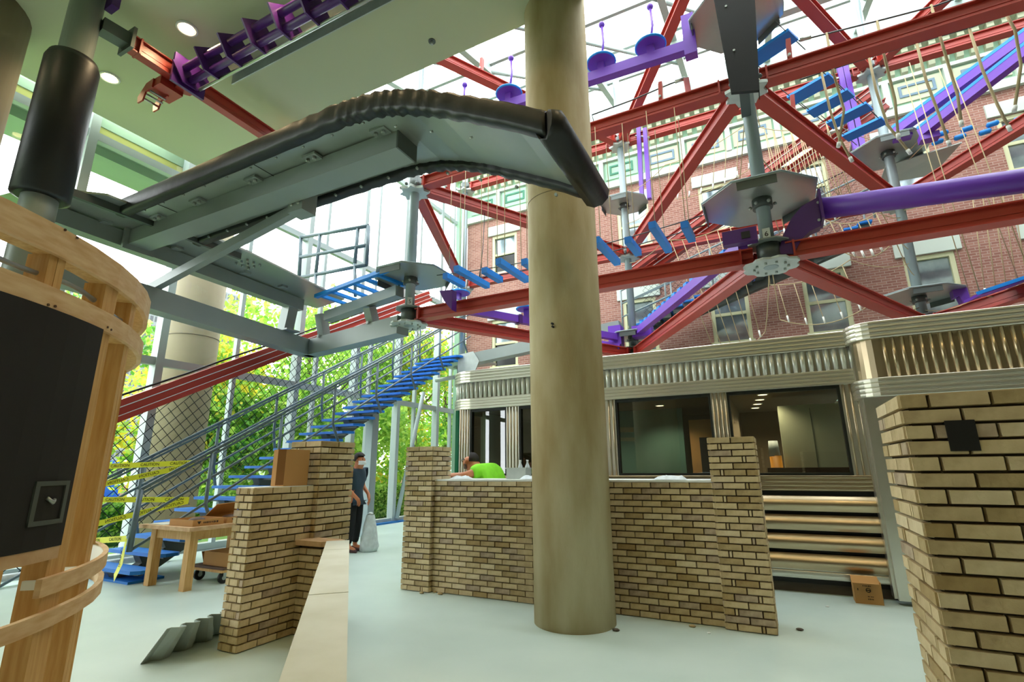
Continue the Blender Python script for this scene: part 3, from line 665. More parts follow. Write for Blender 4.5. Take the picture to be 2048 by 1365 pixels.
# dolly + box
c = onz(420, 1165)
d0 = V((-6.83, 4.82, 0))
t = thing('furniture_dolly', 'low wooden dolly on black casters under the table', 'dolly', d0)
part(t, 'deck', MB().bx(d0.x-.32, d0.x+.35, d0.y-.25, d0.y+.3, .17, .20), 'dark_wood'); part(t, 'rail', MB().bx(d0.x-.32, d0.x+.35, d0.y-.27, d0.y-.2, .14, .17), 'wood')
for x in (d0.x-.24, d0.x+.26):
    for y in (d0.y-.18, d0.y+.22):
        w = part(t, 'caster', MB().cyl((x-.02, y, .07), (x+.02, y, .07), .07, 14), 'black'); part(w, 'hub', MB().cyl((x-.023, y, .07), (x+.023, y, .07), .03, 10), 'bolt'); part(w, 'fork', MB().bx(x-.03, x-.024, y-.02, y+.02, .07, .17).bx(x+.024, x+.03, y-.02, y+.02, .07, .17), 'bolt')
t = thing('cardboard_box', 'open cardboard box riding on the furniture dolly', 'box', d0+V((.08, 0, .2)))
part(t, 'body', MB().bx(d0.x-.16, d0.x+.34, d0.y-.2, d0.y+.22, .2, .37), 'card'); part(t, 'flap', MB().obox((d0.x-.19, d0.y, .3), (.03, 0, -.06), (0, .2, 0), (.002, 0, .001)), 'card_dark')
cc2 = V((d0.x+.343, d0.y+.02, .29)); print_line(t, cc2+V((0, .08, 0)), (0, 1, 0), 8, .02, .03, 9); part(t, 'emblem', MB().prism([cc2+V((0, -.07, .02)), cc2+V((0, -.015, .02)), cc2+V((0, -.042, -.025))], (.001, 0, 0)), 'ink')
# corrugated sheet leaning at left wall
S0, S1 = V((-4.46, 2.56, 0)), V((-4.66, 3.40, 0)); dd = (S1-S0); Ls = dd.length; dd.normalize(); nn = V((dd.y, -dd.x, 0))
P = []; N = 4
prof = []
for k in range(N):
    a = k/N; prof += [(a, 0), (a+.30/N, 0), (a+.5/N, .075), (a+.82/N, .075)]
prof.append((1, 0))
T0_, T1_ = onz(334, 1259, .27), onz(440, 1224, .27)
rowA = [S0+dd*(a*Ls)+nn*o for a, o in prof]; rowB = [T0_+(T1_-T0_)*a+nn*o for a, o in prof]
mb = MB().grid([rowA, rowB], False)
sh = solo('corrugated_sheet', mb, 'sheet', 'short piece of grey corrugated metal leaning by the low left wall', 'sheet', S0)
sm = sh.modifiers.new('thickness', 'SOLIDIFY'); sm.thickness = .003
for px, py, l in ((735, 1078, .16), (725, 1073, .09)):
    p = onz(px, py); solo('tape_scrap', MB().obox(p+V((0, 0, .006)), (l/2, .02, 0), (-.01, .035, .004), (0, 0, .004)), 'tape_blue', 'scrap of blue tape on the floor %s the plastic bag' % ('right of' if l > .1 else 'next to'), 'tape')
# debris
CHIP = {(843, 1188): 'left of the counter pier foot', (870, 1186): 'at the counter pier corner', (880, 1190): 'just right of the counter pier corner', (1385, 1255): 'by the counter wall right of the column', (1418, 1268): 'in front of the right counter pier', (1232, 1263): 'beside the column foot', (1600, 1262): 'right of the right counter pier', (1655, 1215): 'between the pier and the small box'}
rd = random.Random(5)
for px, py in ((843, 1188), (870, 1186), (880, 1190), (1385, 1255), (1418, 1268), (1232, 1263), (1600, 1262), (1655, 1215)):
    p = onz(px, py); m = MB(); s = rd.uniform(.012, .03)
    m.ball(p+V((0, 0, s*.4)), s, 6, 4, (1.4, 1, .5)); solo('rubble_chip', m, rd.choice(['grey_conc', 'white_top', 'brick2']), 'small chip of rubble on the floor '+CHIP[(px, py)], 'rubble', None, 'rubble chips on the floor')
# ================================================================ ROUND TIMBER FRAME (left foreground)
WC = V((-4.15, 0, 0)); WR = 1.84
def oncyl(x, y, R=WR):
    r = ray(x, y); o = -WC; a = r.x**2+r.y**2; b = o.x*r.x+o.y*r.y; c = o.x**2+o.y**2-R*R
    t = (-b-math.sqrt(max(0, b*b-a*c)))/a; p = EYE+r*t; return math.atan2(p.y-WC.y, p.x-WC.x), p.z
def cp(a, r, z): return V((WC.x+r*math.cos(a), WC.y+r*math.sin(a), z))
def arcband(a0, a1, r0, r1, z0, z1, n=24):
    mb = MB(); P = []
    for k in range(n+1):
        a = a0+(a1-a0)*k/n; P.append([cp(a, r0, z0), cp(a, r1, z0), cp(a, r1, z1), cp(a, r0, z1)])
    mb.grid(P, False, True); mb.f += [(0, 1, 2, 3), (n*4+3, n*4+2, n*4+1, n*4)]; mb.sm += [False, False]
    return mb
wf = thing('timber_frame', 'round unfinished timber stud frame with black panel in the left foreground', 'frame', (WC.x, WC.y, 0))
A0a, A1a = -.75, 1.95
part(wf, 'top_plate', arcband(A0a, A1a, WR-.09, WR-.022, 2.36, 2.4), 'wood'); part(wf, 'top_rim', arcband(A0a, A1a, WR-.022, WR, 2.285, 2.405), 'wood_edge')
part(wf, 'top_plate', arcband(A0a, A1a, WR-.09, WR-.022, 2.285, 2.325), 'wood')
part(wf, 'middle_rim', arcband(A0a, A1a, WR-.022, WR, 2.06, 2.15), 'wood_edge'); part(wf, 'middle_plate', arcband(A0a, A1a, WR-.09, WR-.022, 2.06, 2.10), 'wood')
ap, zpb = oncyl(118, 1085); ap2, zpt = oncyl(209, 657); ap = (ap+ap2)/2
part(wf, 'black_panel', arcband(A0a, ap, WR-.018, WR+.004, 1.12, 2.062), 'black_panel', 'matt black sheet panel')
part(wf, 'panel_sill', arcband(A0a, ap, WR-.09, WR, 1.07, 1.12), 'ply')
part(wf, 'ring_band', arcband(ap-.02, A1a, WR-.09, WR, .955, .99), 'white_top'); part(wf, 'ring_rim', arcband(ap-.04, A1a, WR-.02, WR+.003, .93, 1.0), 'wood_edge')
part(wf, 'ring_band', arcband(A0a, A1a, WR-.02, WR+.004, .80, .865), 'wood_edge'); part(wf, 'bottom_plate', arcband(A0a, A1a, WR-.09, WR, 0, .04), 'wood')
def stud(a, z0, z1, w=.038):
    d = V((math.cos(a), math.sin(a), 0)); tt = V((-d.y, d.x, 0))
    part(wf, 'stud', MB().obox(cp(a, WR-.066, (z0+z1)/2), d*.0445, tt*w/2, V((0, 0, (z1-z0)/2))), 'wood')
angs = []
for px, py in ((120, 510), (222, 600), (268, 655)): angs.append(oncyl(px, py)[0])
for a in angs+[ap+.03, A1a-.05, -.2, -.55, 1.35, 1.65]:
    for da in (0, .0225): stud(a+da, .04, 2.285)
stud(ap+.0, .04, 2.06)
cpts = []
for i in range(40):
    a = -.2+(angs[2]+.25)*i/39; cpts.append(cp(a, WR-.06, 2.235-.045*i/39+.012*math.sin(i*.5)))
cd_ = MB(); cd_.tube(cpts, [.0125 if k % 2 else .0105 for k in range(40)], 8)
part(wf, 'flex_conduit', cd_, 'conduit', 'ribbed metal conduit threaded through the studs')
for px, py in ((96, 610), (110, 613), (154, 476), (130, 460), (215, 655), (222, 660)):
    a, z = oncyl(px, py); d = V((math.cos(a), math.sin(a), 0)); part(wf, 'screw', MB().cyl(cp(a, WR, z), cp(a, WR+.003, z), .006, 8), 'dark_wood')
# outlet box in the panel
a0, z1 = oncyl(68, 964); a1, z0 = oncyl(118, 1046)
ob = part(wf, 'outlet_frame', arcband(a0, a1, WR+.004, WR+.012, z1-.018, z1, 3), 'steel_dark')
part(wf, 'outlet_frame', arcband(a0, a1, WR+.004, WR+.012, z0, z0+.018, 3), 'steel_dark'); part(wf, 'outlet_frame', arcband(a0, a0+.012, WR+.004, WR+.012, z0, z1, 2), 'steel_dark'); part(wf, 'outlet_frame', arcband(a1-.012, a1, WR+.004, WR+.012, z0, z1, 2), 'steel_dark')
part(wf, 'outlet_recess', arcband(a0+.012, a1-.012, WR+.003, WR+.006, z0+.018, z1-.018, 3), 'black')
am = (a0+a1)/2; part(wf, 'outlet_device', MB().tube([cp(am-.012, WR+.008, (z0+z1)/2+.02), cp(am, WR+.02, (z0+z1)/2), cp(am+.012, WR+.008, (z0+z1)/2+.01)], .008, 6), 'bolt')
# ================================================================ PADDED STEEL POST, HIGH RED BEAM, PURPLE BAR
PX, PY = -6.8, 2.1
ps = thing('padded_post', 'steel post wrapped in a thick black pad at upper left', 'post', (PX, PY, 0))
part(ps, 'shaft', MB().tube([(PX, PY, 0), (PX, PY, CZ)], .16, 28), 'steel_grey')
part(ps, 'pad', MB().tube([(PX, PY, 4.3), (PX, PY, 4.32), (PX, PY, 6.02), (PX, PY, 6.1), (PX, PY, 6.12)], [.21, .255, .255, .23, .165], 32), 'black_pad', 'black vinyl padding')
part(ps, 'stub', MB().bar((PX+.05, PY+.15, 6.72), (PX+.08, PY+.42, 6.72), .17, .17), 'steel_dark'); part(ps, 'stub_flange', MB().obox((PX+.08, PY+.43, 6.72), (.15, 0, 0), (0, .02, 0), (0, 0, .15)), 'steel_dark')
part(ps, 'lug', MB().bx(PX+.12, PY and PX+.3, PY+.12, PY+.2, 6.9, 7.05), 'purple_dark')
def beam(name, label, a, b, m='red', h=.2, w=.11, grp=None, bolts=True):
    a, b = V(a), V(b); t = thing(name, label, 'beam', (a+b)/2, grp); up = V((0, 0, 1)); d = (b-a).normalized()
    part(t, 'web', MB().bar(a, b, w*.5, h-.02), m)
    part(t, 'top_flange', MB().bar(a+up*(h/2-.008), b+up*(h/2-.008), w, .018), m); part(t, 'bottom_flange', MB().bar(a-up*(h/2-.008), b-up*(h/2-.008), w, .018), m)
    part(t, 'track_rail', MB().bar(a-up*.02, b-up*.02, w*.58, .012), m)
    if bolts:
        sd = d.cross(up).normalized()
        for q in (a+d*.12, b-d*.12):
            part(t, 'end_plate', MB().obox(q-d*.03*(1 if q is a else 1), d*.012, sd*w*.62, up*h*.52), m)
    return t
hb = beam('red_beam', 'dark red beam under the soffit running from the padded post', (-6.72, PY+.46, 6.72), (-6.76, 5.6, 6.72), 'red', .22, .13)
nb = onz(345, 170, 6.62)
nd = thing('beam_bracket', 'red bolted junction bracket hanging on the high red beam', 'bracket', (-6.74, 3.2, 6.6))
pp = [V((-6.9, 3.1, 6.62)), V((-6.58, 3.1, 6.62)), V((-6.5, 3.25, 6.62)), V((-6.6, 3.42, 6.62)), V((-6.86, 3.42, 6.62)), V((-6.98, 3.25, 6.62))]
part(nd, 'arm', MB().bx(-7.12, -6.8, 3.0, 3.3, 6.5, 6.63), 'red'); part(nd, 'plate', MB().prism(pp, (0, 0, .03)), 'red'); part(nd, 'hub', MB().cyl((-6.74, 3.25, 6.56), (-6.74, 3.25, 6.64), .09, 6), 'red')
for dx in (-.14, .06):
    part(nd, 'jaw', MB().prism([(-6.95+dx*.0, 3.12+dx, 6.62), (-7.12, 3.12+dx, 6.60), (-7.28, 3.12+dx, 6.44), (-7.26, 3.12+dx, 6.34), (-7.14, 3.12+dx, 6.34), (-7.10, 3.12+dx, 6.46), (-6.95, 3.12+dx, 6.48)], (0, .02, 0)), 'red')
for k in range(4): part(nd, 'bolt', MB().cyl((-7.2+.06*k, 3.0, 6.42+.04*(k % 2)), (-7.2+.06*k, 3.2, 6.42+.04*(k % 2)), .014, 8), 'bolt')
pb = thing('purple_trapeze_bar', 'purple triple tube bar with triangular fins under the soffit', 'bar', (-4.6, 3.2, 6.6))
for dy, dz in ((-.09, .06), (.09, .06), (0, -.08)): part(pb, 'tube', MB().tube([(-6.5, 3.2+dy, 6.62+dz), (-1.9, 3.2+dy, 6.62+dz)], .05, 12), 'purple_dark')
x = -6.48; k = 0
while x < -2:
    part(pb, 'fin', MB().prism([(x, 3.2-.26, 6.68), (x, 3.2-.05, 6.84), (x, 3.2+.05, 6.84), (x, 3.2+.26, 6.68), (x, 3.2+.1, 6.46), (x, 3.2-.1, 6.46)], (.025, 0, 0)), 'purple_dark'); x += .46; k += 1
part(pb, 'end_plate', MB().bx(-6.54, -6.5, 2.98, 3.42, 6.42, 6.86), 'purple_dark'); part(pb, 'rod', MB().tube([(-6.45, 3.32, 6.49), (-1.9, 3.32, 6.49)], .022, 8), 'bolt')
ct = thing('cable_tray', 'galvanised steel channel hanging below the soffit', 'tray', (-4.4, 3.56, 6.8))
part(ct, 'channel', MB().bx(-6.26, -1.8, 3.49, 3.505, 6.74, 6.9).bx(-6.26, -1.8, 3.62, 3.635, 6.74, 6.9).bx(-6.26, -1.8, 3.505, 3.62, 6.885, 6.9), 'galv')
for x in (-5.6, -4.2, -2.8): part(ct, 'hanger', MB().bx(x, x+.02, 3.55, 3.57, 6.9, CZ), 'galv')
# ================================================================ ENTRY WALKWAY AND PADDED PLANK
wk = thing('steel_walkway', 'dark grey steel walkway deck with channel girder above the stair foot', 'walkway', (-7.9, 5, 4.7))
part(wk, 'deck', MB().prism([(-8.95, 2.2, 4.9), (-7.95, 2.35, 4.9), (-7.35, 2.9, 4.9), (-7.33, 4.9, 4.9), (-7.72, 7.45, 4.9), (-8.7, 7.6, 4.9), (-8.9, 6, 4.9)], (0, 0, .03)), 'steel_plate')
part(wk, 'girder', MB().bar((-8.25, 2.5, 4.76), (-8.5, 7.0, 4.76), .2, .24), 'steel_grey')
part(wk, 'girder', MB().bar((-7.55, 2.6, 4.85), (-7.5, 4.9, 4.85), .06, .1), 'steel_dark')
for y in (3.2, 4.2, 5.4, 6.2): part(wk, 'clip', MB().bx(-8.22, -8.08, y, y+.12, 4.86, 4.9), 'steel_grey'); 
for y in (5.1, 5.22, 5.34):
    for x in (-7.9, -7.75, -7.6): part(wk, 'bolt', MB().cyl((x, y, 4.85), (x, y, 4.9), .02, 8), 'bolt')
part(wk, 'post', MB().bar((-8.62, 6.78, 4.12), (-8.53, 6.78, 4.66), .22, .22), 'steel_grey')
part(wk, 'base_plate', MB().bx(-8.7, -8.36, 6.62, 6.94, 4.14, 4.17), 'steel_grey')
pk = thing('padded_plank', 'long drooping jump plank with black padded edges across the view', 'plank', (-4.5, 3.7, 4.8))
prof = [(-7.62, 4.90), (-6.5, 4.91), (-5.2, 4.92), (-4.2, 4.93), (-3.6, 4.93), (-3.3, 4.91), (-3.0, 4.86), (-2.7, 4.76), (-2.4, 4.63), (-2.0, 4.42), (-1.6, 4.20), (-1.28, 4.0)]
YN, YFAR = 3.2, 4.25
def ribbon(y0, y1, o0, o1):
    P = []
    for i, (x, z) in enumerate(prof):
        P.append([V((x, y0, z+o0)), V((x, y1, z+o0)), V((x, y1, z+o1)), V((x, y0, z+o1))])
    mb = MB().grid(P, False, True); n = len(prof)-1; mb.f += [(0, 1, 2, 3), (n*4+3, n*4+2, n*4+1, n*4)]; mb.sm += [False]*2; return mb
part(pk, 'plate', ribbon(YN+.05, YFAR-.05, -.025, 0), 'steel_plate')
def padedge(y0, seed, wr=.012):
    rd = random.Random(seed); P = []; N = 110; M = 14
    xs = [p[0] for p in prof]
    for i in range(N+1):
        s = i/N*(len(prof)-1); k = min(int(s), len(prof)-2); f = s-k
        x = prof[k][0]*(1-f)+prof[k+1][0]*f; z = prof[k][1]*(1-f)+prof[k+1][1]*f; row = []
        for j in range(M):
            a = 2*math.pi*j/M; wv = min(1, max(0, (x+4.6)/1.2))*min(1, max(0, (-1.7-x)/.5)); rr = 1+(.02+.11*wv)*math.sin(i*1.35+j*.9+seed+.8*math.sin(i*.4))*(.3+.7*rd.random())
            ca, sa = math.cos(a), math.sin(a); q = .45
            row.append(V((x, y0+.075*math.copysign(abs(ca)**q, ca)*rr, z+.02+.115*math.copysign(abs(sa)**q, sa)*rr)))
        P.append(row)
    mb = MB().grid(P, True, True); n = N*M; mb.f += [tuple(range(M)), tuple(n+j for j in reversed(range(M)))]; mb.sm += [False]*2; return mb
part(pk, 'edge_pad', padedge(YN, 1), 'black_pad'); part(pk, 'edge_pad', padedge(YFAR, 2), 'black_pad')
part(pk, 'nose_pad', MB().tube([(-1.27, YN-.06, 4.0), (-1.25, YN-.04, 4.0), (-1.25, YFAR+.06, 3.99), (-1.27, YFAR+.08, 3.99)], [.11, .135, .135, .11], 10), 'black_pad')
part(pk, 'girder', MB().bx(-8.1, -3.12, 3.56, 3.86, 4.66, 4.885), 'steel_grey'); part(pk, 'girder_end', MB().bx(-3.12, -3.1, 3.55, 3.87, 4.65, 4.885), 'steel_dark')
part(pk, 'seam', MB().bx(-6.96, -6.95, 3.28, 3.56, 4.874, 4.878).bx(-5.02, -5.01, 3.28, 3.56, 4.874, 4.878), 'black')
for x in (-7.3, -6.4, -5.3, -4.3, -3.3):
    cl = part(pk, 'clamp', MB().bx(x-.1, x+.1, 3.44, 3.57, 4.858, 4.885), 'steel_grey')
    for dx in (-.05, .05): part(cl, 'bolt', MB().cyl((x+dx, 3.49, 4.82), (x+dx, 3.49, 4.86), .022, 8), 'bolt')
for i in range(14):
    x = -7.2+.43*i; z = 4.9 if x < -3.3 else 4.9-.48*(x+3.3)
    part(pk, 'snap', MB().cyl((x, YFAR-.06, z-.07), (x, YFAR-.09, z-.07), .016, 8), 'bolt')
    if x < -2: part(pk, 'snap', MB().cyl((x, YN+.075, z-.06), (x, YN+.09, z-.07), .016, 8), 'bolt')
part(pk, 'mount_plate', MB().bx(-8.16, -8.1, 3.5, 3.92, 4.58, 4.9), 'steel_grey')
part(pk, 'brace', MB().bar((-8.56, 4.1, 4.15), (-4.98, 3.98, 4.66), .1, .13), 'steel_grey'); part(pk, 'brace_bracket', MB().bx(-5.12, -4.86, 3.88, 4.1, 4.56, 4.885), 'steel_grey')
for dx in (0, .12): part(pk, 'bolt', MB().cyl((-5.05+dx, 3.86, 4.66), (-5.05+dx, 4.12, 4.66), .025, 8), 'bolt')
# outrigger tubes
ot = thing('outrigger_tube', 'thick grey box tube elbow carrying the walkway to the hub of post five', 'tube', (-8.6, 7.4, 4.0))
zc = 3.96
q0, q1, q2 = V((-8.05, 2.6, zc)), V((-8.75, 7.55, zc)), V((-5.78, 7.03, zc))
part(ot, 'long_arm', MB().bar(q0, q1+V((-.0, .06, 0)), .28, .34), 'steel_grey'); part(ot, 'short_arm', MB().bar(q1, q2, .28, .34), 'steel_grey')
d = (q2-q1).normalized()
for f, h in ((.18, .5), (.72, .32)):
    p = q1+d*(q2-q1).length*f+V((0, 0, .16))
    part(ot, 'prop', MB().bar(p, p+V((0, -.15, h)), .2, .16, (1, 0, 0)), 'steel_grey'); part(ot, 'clamp', MB().bar(p+V((0, -.19, .01)), p+V((0, .19, .01)), .05, .05), 'galv')
part(ot, 'clamp', MB().bar((-8.75, 6.6, 4.16), (-8.75, 6.95, 4.16), .06, .06), 'steel_dark')
lad = thing('blue_step_ramp', 'row of blue crossbar steps between the walkway and post five', 'steps', (-6.9, 6.9, 4.75))
r0, r1 = V((-7.95, 7.1, 4.72)), V((-5.75, 6.78, 4.78)); d = (r1-r0).normalized()
part(lad, 'spine', MB().bar(r0+V((-.05, .2, -.2)), r1+V((-.1, .2, -.16)), .2, .2), 'steel_grey')
part(lad, 'rail', MB().bar(r0+V((.1, -.28, .08)), r1+V((0, -.28, .08)), .09, .07), 'blue')
sdv = V((-d.y, d.x, 0))
for k in range(6):
    p = r0+d*(.3+.34*k); part(lad, 'crossbar', MB().bar(p+sdv*.34+V((0, 0, .04)), p-sdv*.26+V((0, 0, .06)), .07, .06), 'blue')
    part(lad, 'stud', MB().cyl(p+sdv*.25+V((0, 0, .02)), p+sdv*.25+V((0, 0, -.06)), .02, 8), 'bolt')
# guard rail panel
gr = thing('guard_rail', 'blue grey tubular guard rail panel at the end of the steel walkway', 'railing', (-8.2, 7.55, 4.9))
def gp(x, y): return ony(x, y, 7.55)
A, B, Cc, D = gp(602, 475), gp(737, 452), gp(733, 530), gp(598, 556)
for a, b in ((A, B), (B, Cc), (Cc, D), (D, A), ((A+D)/2, (B+Cc)/2)): part(gr, 'rail', MB().tube([a, b], .042, 8), 'rail_grey')
for px, py, bx_, by in ((640, 471, 645, 604), (716, 458, 712, 566)):
    p = gp(px, py); q = V((p.x-.02, p.y, D.z+.02)); part(gr, 'upright', MB().tube([p, q], .04, 8), 'rail_grey'); part(gr, 'leg', MB().tube([q, V((p.x+.18, p.y-.12, 4.92))], .034, 8), 'rail_grey')
# ================================================================ STAIRS
SX0, SX1 = -8.8, -7.5; RISE, RUN = .167, .29; SY, SZ = 4.05, .16; NT = 27
def sz(y): return SZ+(y-SY)*RISE/RUN
st = thing('open_stair', 'long open stair with blue treads climbing along the glass wall', 'stairs', (-8.15, 8, 0))
tm = MB().prism([(SX0, -.14, 0), (SX1-.09, -.14, 0), (SX1, -.06, 0), (SX1, .10, 0), (SX1-.03, .14, 0), (SX0, .14, 0)], (0, 0, -.045)).mesh('tread', 'blue_deep')
bm_ = MB().prism([(-8.22, -.1, -.045), (-8.22, .12, -.045), (-8.22, .16, -.2), (-8.22, -.02, -.2)], (.16, 0, 0)).bx(SX0+.15, SX1-.1, -.03, .03, -.075, -.045).mesh('tread_bracket', 'steel_dark')
for k in range(NT):
    p = (0, SY+.14+RUN*k, SZ+RISE*k); linked(st, 'tread', tm, p); linked(st, 'tread_bracket', bm_, p)
part(st, 'spine', MB().bar((-8.15, SY+.1, SZ-.28), (-8.15, 12.0, sz(12.0)-.24), .16, .2), 'steel_dark')
part(st, 'foot_plate', MB().bx(-8.7, -7.6, 4.05, 4.5, 0, .03), 'blue_deep')
yp = 8.9; part(st, 'support_post', MB().bx(-8.25, -8.05, yp, yp+.2, 0, sz(yp)-.25), 'pole_grey')
def railing(x, y0, y1, nm, out):
    t = thing('stair_railing', nm, 'railing', (x, (y0+y1)/2, 0), 'railings of the open stair')
    for o, r in ((1.08, .024), (1.02, .018), (.68, .02), (.34, .02)):
        part(t, 'rail', MB().tube([(x, y0, sz(y0)+o), (x, y1, sz(y1)+o)], r, 8), 'rail_grey')
    part(t, 'end_post', MB().tube([(x, y0, sz(y0)+1.08), (x, y0-.02, sz(y0)+.32)], .035, 8), 'rail_grey')
    y = y0+.9; 
    while y < y1:
        part(t, 'post', MB().tube([(x, y, sz(y)+1.05), (x, y, sz(y)+.32), (x+out*.06, y+.12, sz(y)-.03)], .026, 8), 'rail_grey'); y += 1.15
    return t
railing(SX1+.04, 3.95, 12.1, 'blue grey railing on the near side of the open stair', 1)
railing(SX0-.04, 2.6, 12.1, 'blue grey railing on the glass side of the open stair', -1)
# belay track
TXX = -9.05
def trk(y): return 2.355+.547*(y-4.31)
bt = thing('belay_track', 'sloping red belay track with white edge lines above the stair', 'track', (TXX, 7, 3))
ta, tb = V((TXX, 1.9, trk(1.9))), V((TXX, 12.2, trk(12.2))); up = V((0, -.485, .874))
part(bt, 'web', MB().bar(ta, tb, .05, .30), 'red_far'); part(bt, 'top_channel', MB().bar(ta+up*.1, tb+up*.1, .1, .1), 'red_far'); part(bt, 'bottom_channel', MB().bar(ta-up*.12, tb-up*.12, .14, .09), 'red_far')
part(bt, 'edge_line', MB().bar(ta+up*.045+V((.04, 0, 0)), tb+up*.045+V((.04, 0, 0)), .03, .014), 'white_top'); part(bt, 'edge_line', MB().bar(ta-up*.075+V((.055, 0, 0)), tb-up*.075+V((.055, 0, 0)), .03, .008), 'white_top')
for y in (5.0, 8.5, 11.55): part(bt, 'wall_arm', MB().bar((GX+.11, y, trk(y)), (TXX-.02, y, trk(y)), .06, .06), 'pole_grey')
part(bt, 'cable', MB().tube([V((TXX, y, trk(y)+.22+.02*(i % 2))) for i, y in enumerate([1.6+.9*j for j in range(12)])], .018, 6), 'black')
# netting
NX = -9.04; net = MB(); cell = .185
def nb0(y): return max(.12, sz(y)-.2)
def nb1(y): return trk(y)-.12
def netline(p, q):
    n = 60; run = []
    for i in range(n+1):
        y = p[0]+(q[0]-p[0])*i/n; z = p[1]+(q[1]-p[1])*i/n
        if 2.2 < y < 12.6 and nb0(y) <= z <= nb1(y): run.append((y, z))
        else:
            if len(run) > 1: net.tube([(NX, *run[0]), (NX, *run[-1])], .0062, 3, caps=False)
            run = []
    if len(run) > 1: net.tube([(NX, *run[0]), (NX, *run[-1])], .0062, 3, caps=False)
k = -40
while k < 120:
    o = k*cell
    netline((o, 0), (o+8, 8*1.05)); netline((o+4, 0), (o-3, 7*1.05)); k += 1
nt_ = thing('safety_net', 'black diamond safety netting along the glass side of the stair', 'net', (NX, 7, 1))
part(nt_, 'mesh', net, 'net', None, 'stuff')
part(nt_, 'bottom_roll', MB().tube([(NX+.08, 2.4, .1), (NX+.08, 5.4, .1)], .05, 8), 'bag'); part(nt_, 'border_rope', MB().tube([(NX, 2.3, nb1(2.3)), (NX, 12.5, nb1(12.5))], .012, 6), 'net')
# caution tape
def tape(label, pts, mirror, n):
    t = thing('caution_tape', label, 'tape', pts[0], 'yellow caution tape across the stair foot')
    for a, b in zip(pts[:-1], pts[1:]):
        a, b = V(a), V(b); d = (b-a); L = d.length; d.normalize(); up = V((0, 0, 1)); up = (up-d*up.dot(d)).normalized()
        part(t, 'ribbon', MB().obox((a+b)/2, d*L/2, up*.036, d.cross(up)*.0008), 'tape')
        nl = max(1, int(L/.36)); nr = d.cross(up)
        tocam = (EYE-(a+b)/2)
        if tocam.dot(nr) < 0: nr = -nr
        right = up.cross(nr)
        u = -right if mirror else right
        for k in range(nl):
            c = a+d*L*(k+.5)/nl
            o = lettering(t, 'CAUTION', .056, 'ink', c+nr*.003, right, up, depth=.0004)
            if mirror: o.scale = (-1, 1, 1)
xn = SX1+.04
def tp(px, py, x=None): return onx(px, py, xn if x is None else x)
near_post = [tp(387, 926), tp(372, 1000)]
left_a = onx(190, 935, -8.84); left_b = onx(176, 985, -8.84)
tape('upper caution tape strip reading left to right by the stair foot', [onx(150, 936, SX0), tp(388, 926)], False, 4)
tape('upper caution tape strip seen from its back by the stair foot', [onx(140, 984, SX0+.2), tp(388, 930)], True, 4)
tape('middle caution tape strip reading left to right by the stair foot', [onx(140, 1000, SX0), tp(378, 1000)], False, 4)
tape('lower caution tape strip seen from its back by the stair foot', [onx(140, 1062, SX0+.2), tp(376, 1003)], True, 4)
tape('low caution tape strip tied to the stair end post', [onx(130, 1086, SX0), tp(252, 1078)], False, 3)
a = tp(252, 1078)
t = thing('tape_tail', 'loose end of caution tape hanging to the bottom tread', 'tape', a)
P = [[a+V((-.02, .01, 0)), a+V((.03, 0, 0))], [a+V((-.06, 0, -.3)), a+V((.02, 0, -.3))], [a+V((-.08, -.03, -.42)), a+V((-.01, -.05, -.5))]]
part(t, 'ribbon', MB().grid(P), 'tape'); lettering(t, 'CAUTION', .05, 'ink', a+V((-.015, -.02, -.22)), (0, 0, -1), (1, 0, 0))
# ================================================================ ROPES COURSE
NODE = {'A5': (-5.62, 7.0), 'A6': (.25, 7.0), 'A7': (6.1, 7.0), 'B5': (-7.72, 12.1), 'B3': (-2.76, 12.1), 'B4': (2.92, 12.1), 'B2': (8.5, 12.1)}
NICK = {'A5': 'post five', 'A6': 'post six', 'A7': 'the post beyond the right edge', 'B5': 'the back post by the stair top', 'B3': 'the back middle post', 'B4': 'the back right post', 'B2': 'the far right back post'}
LZ = {'lower': 4.1, 'middle': 6.75, 'upper': 10.0}
def proj(P):
    q = ROT.transposed() @ (V(P)-EYE); return (CX+FPX*q.x/-q.z, CY-FPX*q.y/-q.z)
def P3(k, z): return V((*NODE[k], z))
def octo(c, r, z, rot=.39, n=8, sx=1, sy=1): return [V((c[0]+sx*r*math.cos(rot+2*math.pi*k/n), c[1]+sy*r*math.sin(rot+2*math.pi*k/n), z)) for k in range(n)]
